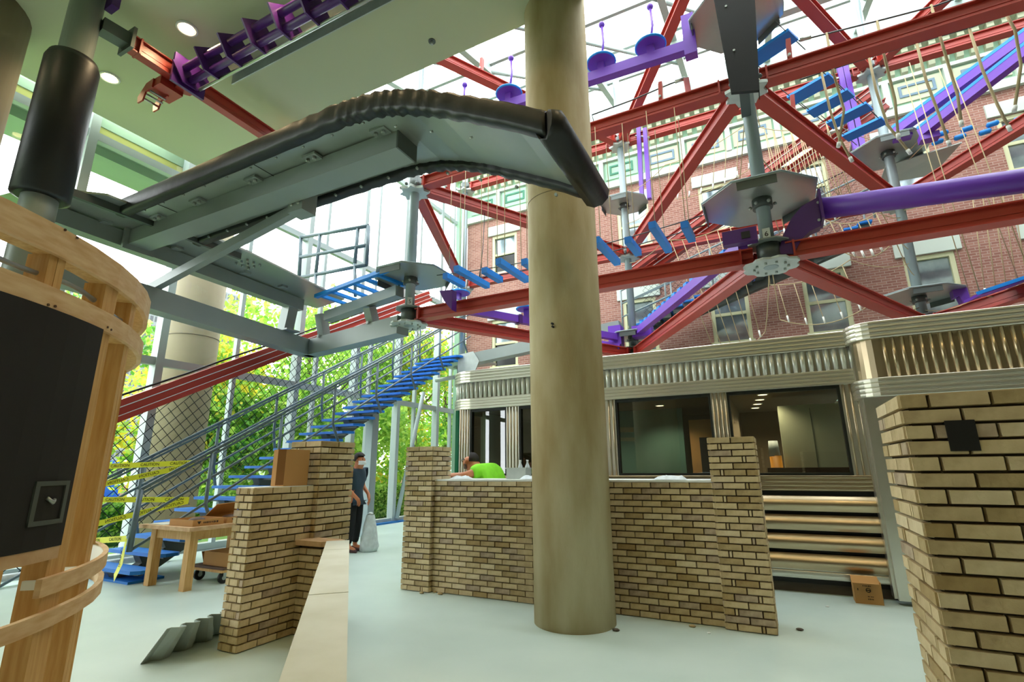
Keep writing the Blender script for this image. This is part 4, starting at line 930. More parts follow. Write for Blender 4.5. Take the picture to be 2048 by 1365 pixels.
for key in ('A5', 'A6', 'B5', 'B3', 'B4'):
    x, y = NODE[key]; r = .088; top = roofz(y)-.3
    zb = 3.97
    t = thing('steel_post', 'round grey steel post of the climbing course, '+NICK[key], 'post', (x, y, zb), 'posts of the climbing course')
    part(t, 'shaft', MB().tube([(x, y, zb), (x, y, top)], r, 20), 'pole_grey')
    hub = part(t, 'hub', MB().tube([(x, y, 4.0), (x, y, 4.24)], .15, 12), 'steel_dark')
    pts = []
    for k in range(24):
        a = 2*math.pi*k/24; rr = .34 if k % 3 else .295; pts.append((x+rr*math.cos(a), y+rr*math.sin(a), 3.93))
    part(t, 'base_disc', MB().prism(pts, (0, 0, .03)), 'galv'); part(t, 'disc_hole', MB().cyl((x, y, 3.926), (x, y, 3.932), .09, 16), 'pole_grey')
    part(t, 'top_disc', MB().prism(octo((x, y), .26, 4.235), (0, 0, .02)), 'steel_grey')
    for k in range(10):
        a = 2*math.pi*k/10; part(hub, 'bolt', MB().cyl((x+.2*math.cos(a), y+.2*math.sin(a), 3.9), (x+.2*math.cos(a), y+.2*math.sin(a), 3.935), .016, 6), 'bolt')
    zs2 = [6.75]+([10.0] if key[0] == 'B' else [])
    for z in zs2:
        star = []
        for k in range(16):
            a = 2*math.pi*k/16; rr = .3 if k % 2 else .22; star.append((x+rr*math.cos(a), y+rr*math.sin(a), z-.16))
        s_ = part(t, 'star_bracket', MB().prism(star, (0, 0, .05)), 'galv'); part(t, 'node_block', MB().tube([(x, y, z-.12), (x, y, z+.16)], .13, 10), 'steel_dark')
        for k in range(8):
            a = 2*math.pi*k/8; part(s_, 'nut', MB().ball((x+.26*math.cos(a), y+.26*math.sin(a), z-.08), .035, 6, 4), 'steel_dark')
    if key in ('A5', 'A6'):
        d = (EYE-V((x, y, 4.4))); d.z = 0; d.normalize(); u = V((-d.y, d.x, 0)); c = V((x, y, 4.36))+d*(r+.004)
        npl = part(t, 'number_plate', MB().obox(c, u*.045, d*.002, V((0, 0, .085))), 'white_top', 'small white number plate')
        lettering(npl, key[1], .10, 'ink', c+d*.004, u, (0, 0, 1), 'number')
def platform(key, z, r, lab, rot=.39, skirts=(0, 3, 5), off=(0, 0)):
    x, y = NODE[key]; x += off[0]; y += off[1]
    t = thing('platform', lab, 'platform', (x, y, z), 'platforms of the climbing course')
    o = octo((x, y), r, z, rot); part(t, 'deck', MB().prism(o, (0, 0, .025)), 'steel_plate')
    part(t, 'edge_strip', MB().tube([p+V((0, 0, .02)) for p in o], .014, 6, True), 'pole_grey')
    for k in skirts:
        a, b = o[k], o[(k+1) % 8]; part(t, 'perforated_tab', MB().obox((a+b)/2*.97+V((x, y, z))*.03-V((0, 0, .05)), (b-a)*.4, (b-a).cross(V((0, 0, 1))).normalized()*.008, V((0, 0, .06))), 'steel_dark')
    nx, ny = NODE[key]
    col = part(t, 'collar', MB().tube([(nx, ny, z-.13), (nx, ny, z)], .125, 14), 'steel_dark')
    for k in range(6):
        a = k*math.pi/3; part(col, 'bolt', MB().ball((nx+.15*math.cos(a), ny+.15*math.sin(a), z-.09), .025, 6, 4), 'bolt')
    return t
platform('A5', 4.85, .72, 'grey octagonal platform around post five above the stair', off=(.05, .0))
platform('A6', 4.9, .74, 'grey octagonal platform around post six, lower one', off=(-.05, .05))
platform('A6', 7.92, .68, 'grey octagonal platform at the top of post six against the roof glass')
platform('B3', 8.15, .62, 'grey octagonal platform high on the back middle post')
platform('B3', 4.55, .62, 'dark platform low on the back middle post just above the diner roof')
platform('B4', ony(1783, 303, 12.1).z, .78, 'grey octagonal platform high on the back right post')
platform('B4', ony(1850, 592, 12.1).z, .72, 'grey octagonal platform low on the back right post just above the vestibule')
dk = ony(1822, 335, 12.6)
solo('deck_plate', MB().prism([dk+V((-.5, -.3, 0)), dk+V((.75, -.5, .05)), dk+V((.5, .6, 0)), dk+V((-.5, .5, 0))], (0, 0, .02)), 'steel_plate', 'flat grey landing plate behind the back right post', 'plate')
# black padded box section above post six
x, y = NODE['A6']
t = thing('black_shroud', 'glossy black square shroud on post six below the top platform', 'shroud', (x, y, 6.9))
YS = 6.27; q = [ony(px, py, YS) for px, py in ((1462, 185), (1517, 180), (1508, 0), (1428, 0))]
part(t, 'panel', MB().prism(q[:2]+[q[2]+(q[2]-q[1])*.6, q[3]+(q[3]-q[0])*.6], (0, .05, 0)), 'black_panel'); part(t, 'side_flange', MB().prism([q[1], q[1]+(q[2]-q[1])*1.6, q[1]+(q[2]-q[1])*1.6+V((0, .2, 0)), q[1]+V((0, .2, 0))], (.012, 0, 0)), 'black_panel')
cb = (q[0]+q[1])/2+V((0, .05, .12)); part(t, 'bracket', MB().bar(cb, V((cb.x, y-.08, cb.z)), .12, .1), 'steel_dark')
for px, py in ((1452, 13), (1468, 101)): c = ony(px, py, YS); part(t, 'rivet', MB().cyl(c-V((0, .012, 0)), c, .016, 8), 'bolt')
# beams
NET = [('lower', 'A5', 'A6'), ('lower', 'A6', 'A7'), ('lower', 'A5', 'B3'), ('lower', 'A6', 'B3'), ('lower', 'A6', 'B4'), ('lower', 'A7', 'B4'),
       ('middle', 'A5', 'A6'), ('middle', 'A6', 'A7'), ('middle', 'A5', 'B3'), ('middle', 'A6', 'B3'), ('middle', 'A6', 'B4'), ('middle', 'B5', 'B3'), ('middle', 'B3', 'B4'), ('middle', 'B4', 'B2'), ('middle', 'A5', 'B5'), ('middle', 'A7', 'B4'),
       ('upper', 'A5', 'B3'), ('upper', 'A6', 'B3'), ('upper', 'A6', 'B4'), ('upper', 'B5', 'B3'), ('upper', 'B3', 'B4'), ('upper', 'B4', 'B2'), ('upper', 'A7', 'B4')]
for lv, a, b in NET:
    p, q = P3(a, LZ[lv]), P3(b, LZ[lv]); d = (q-p).normalized()
    bt_ = beam('red_beam', 'red beam at the %s level from %s to %s' % (lv, NICK[a], NICK[b]), p+d*.19, q-d*.19, 'red', .21, .2, 'red beams of the climbing course')
# lugs standing on beams
for lv, a, b, f in (('middle', 'A6', 'A5', .2), ('middle', 'A6', 'A7', .1), ('middle', 'A6', 'B4', .25), ('middle', 'A5', 'B3', .12), ('upper', 'A5', 'B3', .25), ('middle', 'A6', 'A7', .62)):
    p, q = P3(a, LZ[lv]), P3(b, LZ[lv]); c = p+(q-p)*f
    t = thing('beam_lug', 'red cable lug on the %s beam %s %s%s' % (lv, 'near' if f < .5 else 'well right of', NICK[a], '' if (lv, a) != ('middle', 'A6') or f > .5 else ', '+('left side' if b == 'A5' else 'right side' if b == 'A7' else 'rear side')), 'lug', c+V((0, 0, .1)), 'red cable lugs')
    part(t, 'post', MB().bar(c+V((0, 0, .1)), c+V((.02, 0, .48)), .09, .06), 'red'); part(t, 'bolt', MB().cyl(c+V((0, -.08, .2)), c+V((0, .08, .2)), .02, 8), 'bolt')
# --- ropes
def rope(T, pts, r=.010, m='rope', n=5, name='rope'): return part(T, name, MB().tube(pts, r, n), m)
def sag(a, b, s, n=10): return [V(a)+(V(b)-V(a))*i/n-V((0, 0, 4*s*(i/n)*(1-i/n))) for i in range(n+1)]
# --- blue logs bridge
logs = [((892, 550), (925, 572)), ((918, 537), (972, 574)), ((970, 540), (1000, 562)), ((1003, 522), (1050, 563)), ((1052, 524), (1075, 545)), ((1199, 478), (1230, 530)), ((1257, 477), (1276, 510)), ((1308, 450), (1335, 503)), ((1370, 449), (1383, 480))]
ordn = ('first', 'second', 'third', 'fourth', 'fifth', 'sixth', 'seventh', 'eighth', 'ninth')
for i, (a, b) in enumerate(logs):
    c = ony((a[0]+b[0])/2, (a[1]+b[1])/2, 7.0); L = .95 if i in (1, 3, 5, 7) else .52
    t = thing('hanging_log', '%s blue square log counted from post five on the hanging bridge' % ordn[i], 'log', c, 'blue logs of the hanging bridge')
    d = V((.05, 1, 0)).normalized()
    part(t, 'log', MB().bar(c-d*L/2, c+d*L/2, .10, .10), 'blue'); 
    for s in (-1, 1): part(t, 'end_cap', MB().bar(c+d*s*L/2, c+d*s*(L/2+.006), .102, .102), 'blue_deep'); 
    for s in (-.3, .3): rope(t, [c+d*s*L, c+d*s*L*.9+V((0, 0, 6.62-c.z))], .006, name='suspension_rope')
t = thing('bridge_cable', 'pair of cables carrying the blue logs between post five and post six', 'cable', P3('A5', 4.7))
for dy in (-.16, .16): rope(t, sag(P3('A5', 4.72)+V((.7, dy, 0)), P3('A6', 4.78)+V((-.75, dy, 0)), .12), .009, 'wire', name='cable')
# --- hanging planks from the top platform of post six to the back right post
pa, pb_ = P3('A6', 7.6), P3('B4', ony(1783, 303, 12.1).z)
def nearest(px, py, a, b):
    return min((( (proj(a+(b-a)*s/200)[0]-px)**2+(proj(a+(b-a)*s/200)[1]-py)**2), s/200) for s in range(201))[1]
for i, (px, py) in enumerate(((1542, 98), (1622, 178), (1660, 207), (1698, 232), (1728, 259))):
    s = nearest(px, py, pa, pb_); c = pa+(pb_-pa)*s
    rr = ray(px, py); c = EYE+rr*((c-EYE).length); d = (pb_-pa); d.z = 0; d.normalize(); sdv = V((-d.y, d.x, 0))
    t = thing('hanging_plank', '%s blue plank counted from post six on the upper swinging bridge' % ordn[i], 'plank', c, 'blue planks of the upper swinging bridge')
    part(t, 'board', MB().obox(c, sdv*.34, d*.14, V((0, 0, .022))), 'blue_deep')
    for s2 in (-1, 1):
        part(t, 'edge', MB().obox(c+d*s2*.145, sdv*.34, d*.006, V((0, 0, .024))), 'blue'); rope(t, [c+sdv*.3*s2-d*.45, c+sdv*.3*s2+d*.45], .008, 'wire', name='cable')
# --- purple things
t = thing('purple_pipe', 'thick round purple balance pipe running right from post six', 'pipe', P3('A6', 4.7))
a, b = ony(1640, 418, 7.0), ony(2048, 362, 7.0); b = a+(b-a)*1.9
part(t, 'pipe', MB().tube([a, b], .135, 24), 'purple'); part(t, 'flange', MB().obox(a, V((.015, 0, 0)), V((0, .17, 0)), V((0, 0, .2))), 'purple_dark')
out = [(1556, 508), (1566, 470), (1582, 438), (1604, 412), (1640, 392)]; inn = [(1642, 452), (1620, 462), (1602, 480), (1588, 508)]
part(t, 'curved_bracket', MB().prism([ony(px, py, 6.92) for px, py in out+inn], (0, .16, 0)), 'purple_dark')
for px, py in ((1636, 405), (1638, 440)): part(t, 'bolt', MB().cyl(ony(px, py, 6.9), ony(px, py, 7.12), .018, 8), 'bolt')
t = thing('purple_stud_beam', 'sloping purple beam with blue studs from post six to the back middle post', 'beam', P3('A6', 4.5))
a, b = P3('A6', 4.5)+V((-.3, .5, 0)), P3('B3', 4.55)+V((.25, -.45, 0)); d = (b-a).normalized()
part(t, 'beam', MB().bar(a, b, .15, .16), 'purple')
for k in range(16):
    c = a+(b-a)*(k+.8)/17+V((0, 0, .1)); part(t, 'stud', MB().bar(c-d*.07, c+d*.07, .13, .08), 'blue')
c = ony(1480, 478, 6.6)
part(t, 'bracket', MB().bx(c.x-.2, c.x+.2, 6.5, 6.62, c.z-.09, c.z+.09), 'purple_dark'); part(t, 'bracket_slot', MB().bx(c.x+.02, c.x+.12, 6.49, 6.5, c.z-.05, c.z+.04), 'black')
t = thing('purple_bracket', 'lilac purple boxed bracket below the back middle post', 'bracket', P3('B3', 4.4))
for px0, px1, y0, y1 in ((1218, 1245, 655, 690), (1265, 1305, 655, 672)):
    a, b = ony(px0, y0, 11.7), ony(px1, y1, 11.7); part(t, 'box', MB().bx(a.x, b.x, 11.6, 11.9, b.z, a.z), 'purple')
a, b = ony(1215, 683, 11.6), ony(1240, 694, 11.6); part(t, 'arm', MB().bar(a+V((-.5, 0, .05)), b, .12, .14), 'purple')
def disc(T, c, r=.23):
    part(T, 'disc', MB().cyl(c-V((0, 0, .025)), c, r, 24), 'purple', 'purple round foot disc'); part(T, 'rim', MB().tube([c+V((r*math.cos(a*math.pi/12), r*math.sin(a*math.pi/12), -.008)) for a in range(24)], .02, 6, True), 'blue')
    part(T, 'stem', MB().bar(c-V((0, 0, .2)), c-V((0, 0, .02)), .11, .11), 'purple')
    part(T, 'top_pad', MB().cyl(c, c+V((0, 0, .02)), r*.98, 24), 'blue')
def stick(T, c, h, lean):
    part(T, 'hand_pole', MB().tube([c, c+V((lean, 0, h*.5)), c+V((lean*.8, 0, h))], .022, 8), 'purple'); part(T, 'knob', MB().ball(c+V((lean*.8, 0, h)), .055), 'purple')
t = thing('upper_disc_beam', 'purple beam with round foot discs left of the top platform of post six', 'beam', P3('A6', 7.3))
a, b = ony(1385, 92, 7.0), ony(1185, 157, 7.0); d = (b-a).normalized(); e = a+d*(a.x+5.0)
part(t, 'beam', MB().bar(a, e, .14, .17), 'purple'); part(t, 'end_bracket', MB().bx(a.x-.12, a.x+.06, 6.92, 7.08, a.z-.18, a.z+.55), 'purple')
for px, py in ((1300, 84), (1202, 122), (1018, 186)):
    c = ony(px, py, 7.0); c.z = a.z+(c.x-a.x)*d.z/d.x+.26; disc(t, c)
    stick(t, c, .75, .06)
c = ony(931, 200, 7.0); disc(t, V((c.x, 7.0, a.z+(c.x-a.x)*d.z/d.x+.26))); stick(t, V((c.x, 7, c.z-.1)), .45, -.03)
t = thing('lower_disc_beam', 'purple beam with blue topped discs from post five to the back middle post', 'beam', P3('A5', 4.4))
a, b = P3('A5', 4.42)+V((.45, .75, 0)), P3('B3', 4.45)+V((-.3, -.5, 0)); part(t, 'beam', MB().bar(a, b, .13, .15), 'purple')
part(t, 'sleeve', MB().bar(a+(b-a)*.34, a+(b-a)*.36, .17, .19), 'purple_dark')
for f in (.18, .4, .62): disc(t, a+(b-a)*f+V((0, 0, .28)), .22)
c = ony(890, 600, 6.7); part(t, 'bracket', MB().prism([c+V((-.12, 0, .18)), c+V((.14, 0, .16)), c+V((.14, 0, -.2)), c+V((-.02, 0, -.02))], (0, .14, 0)), 'purple_dark')
t = thing('hanging_disc', 'blue rimmed foot disc hung on rods near the stair top', 'disc', P3('B5', 6.3))
c = ony(918, 586, 11.4); disc(t, c, .3); 
for k in range(4): rope(t, [c+V((.2*math.cos(k*1.57+.4), .2*math.sin(k*1.57+.4), 0)), c+V((.2*math.cos(k*1.57+.4), .2*math.sin(k*1.57+.4), .45))], .02, 'bolt', name='rod')
# purple paired uprights
for lab, pts in (('pair of slim purple uprights beside the back middle post', ((1277, 250), (1284, 395), (1290, 258), (1299, 398))), ('pair of slim purple uprights beside the back right post', ((1678, 132), (1712, 300), (1690, 132), (1726, 298)))):
    t = thing('purple_upright', lab, 'upright', ony(*pts[1], 12.0), 'purple uprights')
    for i in (0, 2): part(t, 'channel', MB().bar(ony(*pts[i], 12.0), ony(*pts[i+1], 12.0), .10, .12, (0, 1, 0)), 'purple')
    part(t, 'cross_bolt', MB().cyl(ony(*pts[0], 12.0)+V((-.1, 0, -.3)), ony(*pts[2], 12.0)+V((.1, 0, -.3)), .025, 8), 'bolt')
# twin rails right of the back right post
for i, (p, q) in enumerate((((1790, 266), (2048, 78)), ((1842, 268), (2048, 108)))):
    a, b = ony(*p, 11.6-.35*i), ony(*q, 10.3-.35*i); b = a+(b-a)*1.5
    t = thing('padded_rail', ('left' if i == 0 else 'right')+' purple rail with blue top pad rising right from the back right post', 'rail', a, 'padded rails by the back right post')
    part(t, 'rail', MB().bar(a, b, .15, .17), 'purple'); part(t, 'pad', MB().bar(a+V((0, 0, .11)), b+V((0, 0, .11)), .16, .06), 'blue'); part(t, 'foot', MB().bx(a.x-.05, a.x+.25, a.y-.1, a.y+.1, a.z-.18, a.z-.06), 'purple')
t = thing('swing_beam', 'deep purple angled arm at the right of the low back right platform', 'arm', ony(1930, 600, 11.9))
c = ony(1920, 580, 11.9)
part(t, 'bracket', MB().prism([ony(px, py, 11.9) for px, py in ((1905, 580), (1935, 575), (1945, 612), (1930, 615), (1918, 592), (1908, 595))], (0, .2, 0)), 'purple'); a, b = ony(1932, 612, 11.9), ony(2048, 592, 11.9); part(t, 'beam', MB().bar(a, a+(b-a)*1.8, .16, .12), 'purple')
t = thing('swing_board', 'tilted purple swing board with blue edge hung on ropes at the right', 'swing', ony(2000, 578, 10.5))
a, b, c, d = [ony(px, py, yy) for px, py, yy in ((1970, 586, 10.2), (2032, 568, 10.2), (2000, 567, 10.7), (1975, 580, 10.6))]
cen = ony(2000, 577, 10.4); part(t, 'board', MB().obox(cen, V((.36, 0, .1)), V((-.05, .22, 0)), V((-.006, 0, .02))), 'purple'); part(t, 'edge', MB().obox(cen+V((0, -.23, .0)), V((.37, 0, .1)), V((0, .01, 0)), V((-.006, 0, .025))), 'blue')
for sx, sy in ((-.32, -.2), (.32, -.2), (-.32, .2), (.32, .2)): rope(t, [cen+V((sx, sy, sx*.28)), cen+V((sx*.8-.25, sy, 4.4))], .008)
# --- hanging ropes on the middle beam right of post six
for i, pts in enumerate((((1653, 66), (1668, 150), (1688, 220), (1678, 285)), ((1754, 42), (1768, 110), (1790, 200), (1796, 268)), ((1862, 10), (1888, 100), (1915, 190), (1922, 242)), ((1996, 0), (2030, 60), (2042, 130), (2030, 212)), ((1833, 86), (1852, 160), (1880, 235), (1896, 282)), ((1938, 56), (1965, 140), (1995, 210), (2016, 252)), ((1738, 115), (1752, 180), (1775, 250), (1815, 300)), ((1643, 145), (1660, 220), (1678, 275), (1700, 315)))):
    Y0 = 7.2 if i < 4 else 7.5
    t = thing('hanging_rope', '%s of the tan ropes dangling right of post six under the middle beam' % ordn[i], 'rope', ony(*pts[0], Y0), 'dangling ropes right of post six')
    P = [ony(*p, Y0) for p in pts]; rope(t, P, .016, n=6); part(t, 'tip', MB().tube([P[-1], P[-1]+(P[-1]-P[-2]).normalized()*.07], .024, 8), 'rope_white')
t = thing('guide_cable', 'dark cable above the middle beam right of post six holding the dangling ropes', 'cable', ony(1600, 75, 7.2))
rope(t, [ony(1597, 82, 7.2), ony(1620, 76, 7.2), ony(1755, 42, 7.2), ony(1870, 12, 7.2), ony(1960, -20, 7.2)], .012, 'wire', name='cable'); part(t, 'shackle', MB().tube([ony(1600, 80, 7.2), ony(1622, 74, 7.2)], .03, 6), 'bolt')
t = thing('guide_cable', 'second cable right of post six holding the lower dangling ropes', 'cable', ony(1643, 145, 7.5))
rope(t, [ony(1600, 160, 7.5), ony(1643, 145, 7.5), ony(1738, 115, 7.5), ony(1833, 86, 7.5), ony(1938, 56, 7.5), ony(2040, 20, 7.5)], .012, 'wire', name='cable')
for px, py in ((1600, 160), (1938, 56)): q = ony(px, py, 7.5); part(t, 'hanger', MB().tube([q, V((q.x, 7.05, 6.7))], .012, 6), 'wire')
t = thing('guide_cable', 'dark cable above the middle beam left of post six', 'cable', ony(1300, 190, 7.2))
lug_ = ony(1372, 158, 7.2); part(t, 'lug', MB().bar(lug_, V((lug_.x+.03, 7.05, 6.8)), .08, .05), 'red'); rope(t, [V((-2.0, 7.1, 6.84)), ony(1184, 230, 7.2), ony(1265, 200, 7.2), ony(1340, 168, 7.2), ony(1368, 158, 7.2)], .012, 'wire', name='cable'); part(t, 'shackle', MB().tube([ony(1350, 164, 7.2), ony(1370, 157, 7.2)], .03, 6), 'bolt')
# --- rope walls : (label, upper line, lower line, n verticals, depth)
def ropewall(label, A, B, C2, D2, n, Y, cross=False, seed=0, ends=('B3', 'A6')):
    rd = random.Random(seed); t = thing('rope_screen', label, 'rope net', ony(*A, Y), 'rope screens of the climbing course')
    a, b, c, d = ony(*A, Y), ony(*B, Y), ony(*C2, Y), ony(*D2, Y)
    for e1, kk in ((a, ends[0]), (b, ends[1]), (c, ends[0]), (d, ends[1])): rope(t, sag(e1, V((*NODE[kk], e1.z+.15)), .12, 6), .008, name='anchor_rope')
    rope(t, sag(a, b, .15), .009); rope(t, sag(c, d, .22), .009)
    for k in range(n):
        f = (k+.5)/n; p = a+(b-a)*f-V((0, 0, .6*f*(1-f))); q = c+(d-c)*f-V((0, 0, .88*f*(1-f)))
        rope(t, [p, q], .008)
        e = q+(q-p)*.02; part(t, 'tip', MB().tube([q+(p-q).normalized()*.14, q], .017, 6), 'rope_white')
        if cross and k < n-1:
            f2 = (k+1.5)/n; q2 = c+(d-c)*f2-V((0, 0, .88*f2*(1-f2))); p2 = a+(b-a)*f2-V((0, 0, .6*f2*(1-f2))); rope(t, [p, q2], .007); rope(t, [p2, q], .007)
ropewall('long rope screen between the back middle post and post six', (1330, 330), (1510, 235), (1320, 400), (1510, 330), 8, 11.0, False, 1)
ropewall('crossed rope netting behind the lower platform of post six', (1520, 255), (1660, 240), (1560, 470), (1720, 400), 8, 10.5, True, 2, ('A6', 'B4'))
ropewall('rope screen hanging left of post six below the logs', (1330, 480), (1470, 440), (1420, 700), (1530, 665), 6, 10.8, False, 3)
ropewall('rope screen below the lower right beam of post six', (1540, 570), (1700, 520), (1560, 640), (1740, 610), 5, 10.9, False, 4, ('A6', 'B4'))
ropewall('rope screen with tall hangers at the right edge', (1930, 360), (2048, 340), (1960, 590), (2080, 530), 6, 10.9, False, 5, ('B4', 'A7'))
ropewall('rope screen under the purple pipe', (1650, 440), (1760, 420), (1680, 500), (1790, 480), 6, 9.5, False, 6, ('A6', 'B4'))
# long thin ropes that drop to the logs in front of the brick facade
hb_ = P3('A5', 6.65).lerp(P3('B3', 6.65), .27)
t = thing('drop_rope', 'loose wire hanging between post five and the back post', 'rope', hb_)
rope(t, [hb_, hb_+V((-.04, 0, -.8)), hb_+V((-.12, 0, -1.5))], .008, 'wire'); part(t, 'grip', MB().tube([hb_+V((-.1, 0, -1.3)), hb_+V((-.12, 0, -1.5))], .018, 6), 'black')
for i, pts in enumerate((((1848, 272), (1885, 267), (1934, 258), (1985, 248), (2040, 238)), ((1850, 288), (1875, 284), (1920, 274), (1970, 264), (2020, 252)))):
    P = [ony(px, py, 11.5) for px, py in pts]; t = thing('float_rope', ('upper' if i == 0 else 'lower')+' rope strung with blue floats right of the back right post', 'rope', P[0], 'ropes with blue floats')
    rope(t, [V((NODE['B4'][0]+.3, 12.0, P[0].z))]+P+[P[-1]+(P[-1]-P[-2])*3], .008)
    for q in P[1:]: part(t, 'float', MB().tube([q-V((.09, 0, .01)), q-V((.07, 0, .01)), q+V((.07, 0, .01)), q+V((.09, 0, .01))], [.03, .05, .05, .03], 10), 'blue')
t = thing('grey_channel_beam', 'wide grey channel beam from the stair top toward the diner roof', 'beam', (-5.2, 12.1, 4.4))
a, b = ony(935, 722, 12.0), ony(1064, 694, 12.0); b = a+(b-a)*2.2
part(t, 'channel', MB().bar(a, b, .3, .3), 'steel_grey'); part(t, 'end_plate', MB().prism([a+V((-.2, -.2, -.35)), a+V((.35, -.2, -.4)), a+V((.5, -.2, -.1)), a+V((.3, -.2, .2)), a+V((-.2, -.2, .15))], (0, .03, 0)), 'galv')
part(t, 'pipe', MB().tube([a+V((-1.0, -.1, -.5)), a+V((-.2, -.1, -.45))], .06, 10), 'galv')
ld = thing('stair_landing', 'grey landing at the top of the open stair', 'landing', (-8.1, 12.3, 4.5))
part(ld, 'deck', MB().bx(-8.9, -7.3, 11.9, 13.4, 4.5, 4.56), 'steel_plate'); part(ld, 'edge', MB().bx(-8.9, -7.3, 11.86, 11.9, 4.4, 4.56), 'steel_grey')
# --- second stair against the brick facade
SYa, SYb = 13.3, 14.25
a, b = ony(1268, 648, SYa), ony(1458, 563, SYa); sl = (b.z-a.z)/(b.x-a.x); L2 = 5.8
s2 = thing('open_stair', 'upper open stair with blue treads climbing right in front of the brick facade', 'stairs', a)
n2 = int(L2/.29); tm2 = MB().bx(-.14, .14, SYa, SYb, -.045, 0).mesh('tread', 'blue_deep'); tb2 = MB().bx(-.12, .1, SYa+.1, SYb-.1, -.2, -.045).mesh('tread_box', 'steel_dark')
for k in range(n2):
    p = V((a.x+.29*k, 0, a.z+.29*k*sl)); linked(s2, 'tread', tm2, p); linked(s2, 'tread_box', tb2, p)
part(s2, 'spine', MB().bar(V((a.x-.2, 13.8, a.z-.35)), V((a.x+L2, 13.8, a.z+L2*sl-.25)), .2, .22), 'steel_dark')
for yy, nm in ((SYa-.04, 'near'), (SYb+.04, 'rear')):
    t = thing('stair_railing', 'grey tube railing on the %s side of the upper stair' % nm, 'railing', (a.x, yy, a.z), 'railings of the upper stair')
    for o in (1.08, .7, .32): part(t, 'rail', MB().tube([(a.x-.3, yy, a.z+o-.3*sl), (a.x+L2, yy, a.z+L2*sl+o)], .024, 8), 'pole_grey')
    for k in range(6): xx = a.x-.3+1.2*k; part(t, 'post', MB().tube([(xx, yy, a.z+(xx-a.x)*sl+1.08), (xx, yy, a.z+(xx-a.x)*sl-.05)], .024, 8), 'pole_grey')
for i, (p, q) in enumerate((((1263, 539), (1724, 199)), ((1268, 562), (1744, 229)))):
    a2, b2 = ony(*p, 13.0+.45*i), ony(*q, 13.0+.45*i)
    t = thing('belay_track', ('upper' if i == 0 else 'lower')+' of the two red belay tracks sloping above the upper stair', 'track', a2, 'red belay tracks of the upper stair')
    b3 = a2+(b2-a2)*1.05
    part(t, 'web', MB().bar(a2, b3, .1, .24), 'red'); part(t, 'top_flange', MB().bar(a2+V((0, 0, .13)), b3+V((0, 0, .13)), .2, .02), 'red'); part(t, 'bottom_flange', MB().bar(a2-V((0, 0, .13)), b3-V((0, 0, .13)), .2, .02), 'red'); part(t, 'edge_line', MB().bar(a2+V((0, -.06, .02)), b3+V((0, -.06, .02)), .04, .012), 'white_top')
    for f in (.1, .9): c = a2+(b3-a2)*f; part(t, 'wall_arm', MB().bar(c, V((c.x, YF-.01, c.z)), .07, .07), 'steel_grey')
nm2 = MB(); XA, XB = a.x, a.x+L2
for k in range(-20, 60):
    for sgn in (1, -1):
        run = []
        for i in range(60):
            z = 3.5+i*.11; xx = XA+k*.17+sgn*i*.11
            if XA < xx < XB and a.z+(xx-XA)*sl+.1 < z < a.z+(xx-XA)*sl+1.9: run.append((xx, SYb+.1, z))
        if len(run) > 1: nm2.tube([run[0], run[-1]], .005, 3, caps=False)
t = thing('safety_net', 'black diamond netting behind the upper stair', 'net', (XA, SYb+.1, a.z)); part(t, 'mesh', nm2, 'net', None, 'stuff'); part(t, 'border_rope', MB().tube([(XA, SYb+.1, a.z+1.9), (XB, SYb+.1, a.z+L2*sl+1.9)], .012, 6), 'net')
# ================================================================ PEOPLE
def skinmesh(name, verts, edges, radii, m, org, sub=2, root=0):
    me = bpy.data.meshes.new(name); me.from_pydata([V(v)-V(org) for v in verts], edges, []); me.materials.append(MATS[m])
    o = bpy.data.objects.new(name, me); COL.objects.link(o)
    mo = o.modifiers.new('skin', 'SKIN'); mo.use_smooth_shade = True
    if not me.skin_vertices: 
        bm = bmesh.new(); bm.from_mesh(me); bm.verts.layers.skin.verify(); bm.to_mesh(me); bm.free()
    for i, sv in enumerate(me.skin_vertices[0].data):
        r = radii[i]; sv.radius = r if isinstance(r, tuple) else (r, r); sv.use_root = (i == root)
    s = o.modifiers.new('sub', 'SUBSURF'); s.levels = sub; s.render_levels = sub
    return o
def person(label, org, F, J, Rd, E, clothes, extras, cat='person'):
    """J joints in local (forward, side, up) coordinates; F = facing angle"""
    f = V((math.cos(F), math.sin(F), 0)); s = V((-f.y, f.x, 0)); O = V(org)
    def W(p): return O+f*p[0]+s*p[1]+V((0, 0, p[2]))
    names = list(J); idx = {n: i for i, n in enumerate(names)}
    T = thing('person', label, cat, O)
    b = skinmesh('body', [W(J[n]) for n in names], [(idx[a], idx[c]) for a, c in E], [Rd[n] for n in names], 'skin', O, 2, idx['pelvis']); b.parent = T; ORG[b] = O
    for nm, m, ns, grow in clothes:
        nn_ = [n if isinstance(n, str) else n[0] for n in ns]; vs = []; ii = {}
        for n in ns:
            if isinstance(n, str): vs.append(W(J[n])); ii[n] = len(vs)-1
            else:
                a, c, k = n[1], n[2], n[3]; vs.append(W(V(J[a]).lerp(V(J[c]), k))); ii[n[0]] = len(vs)-1
        ee = []
        rr = []
        for n in ns:
            if isinstance(n, str):
                r = Rd[n]; rr.append(tuple(q+grow for q in r) if isinstance(r, tuple) else r+grow)
            else:
                r0, r1 = Rd[n[1]], Rd[n[2]]; r0 = r0[0] if isinstance(r0, tuple) else r0; r1 = r1[0] if isinstance(r1, tuple) else r1; rr.append(r0*(1-n[3])+r1*n[3]+grow)
        for a, c in E:
            if a in ii and c in ii: ee.append((ii[a], ii[c]))
        for n in ns:
            if not isinstance(n, str): ee.append((ii[n[1]], ii[n[0]]))
        o = skinmesh(nm, vs, ee, rr, m, O, 2, 0); o.parent = T; ORG[o] = O
    for nm, m, fn in extras:
        mb = MB(); fn(mb, W); part(T, nm, mb, m)
    return T
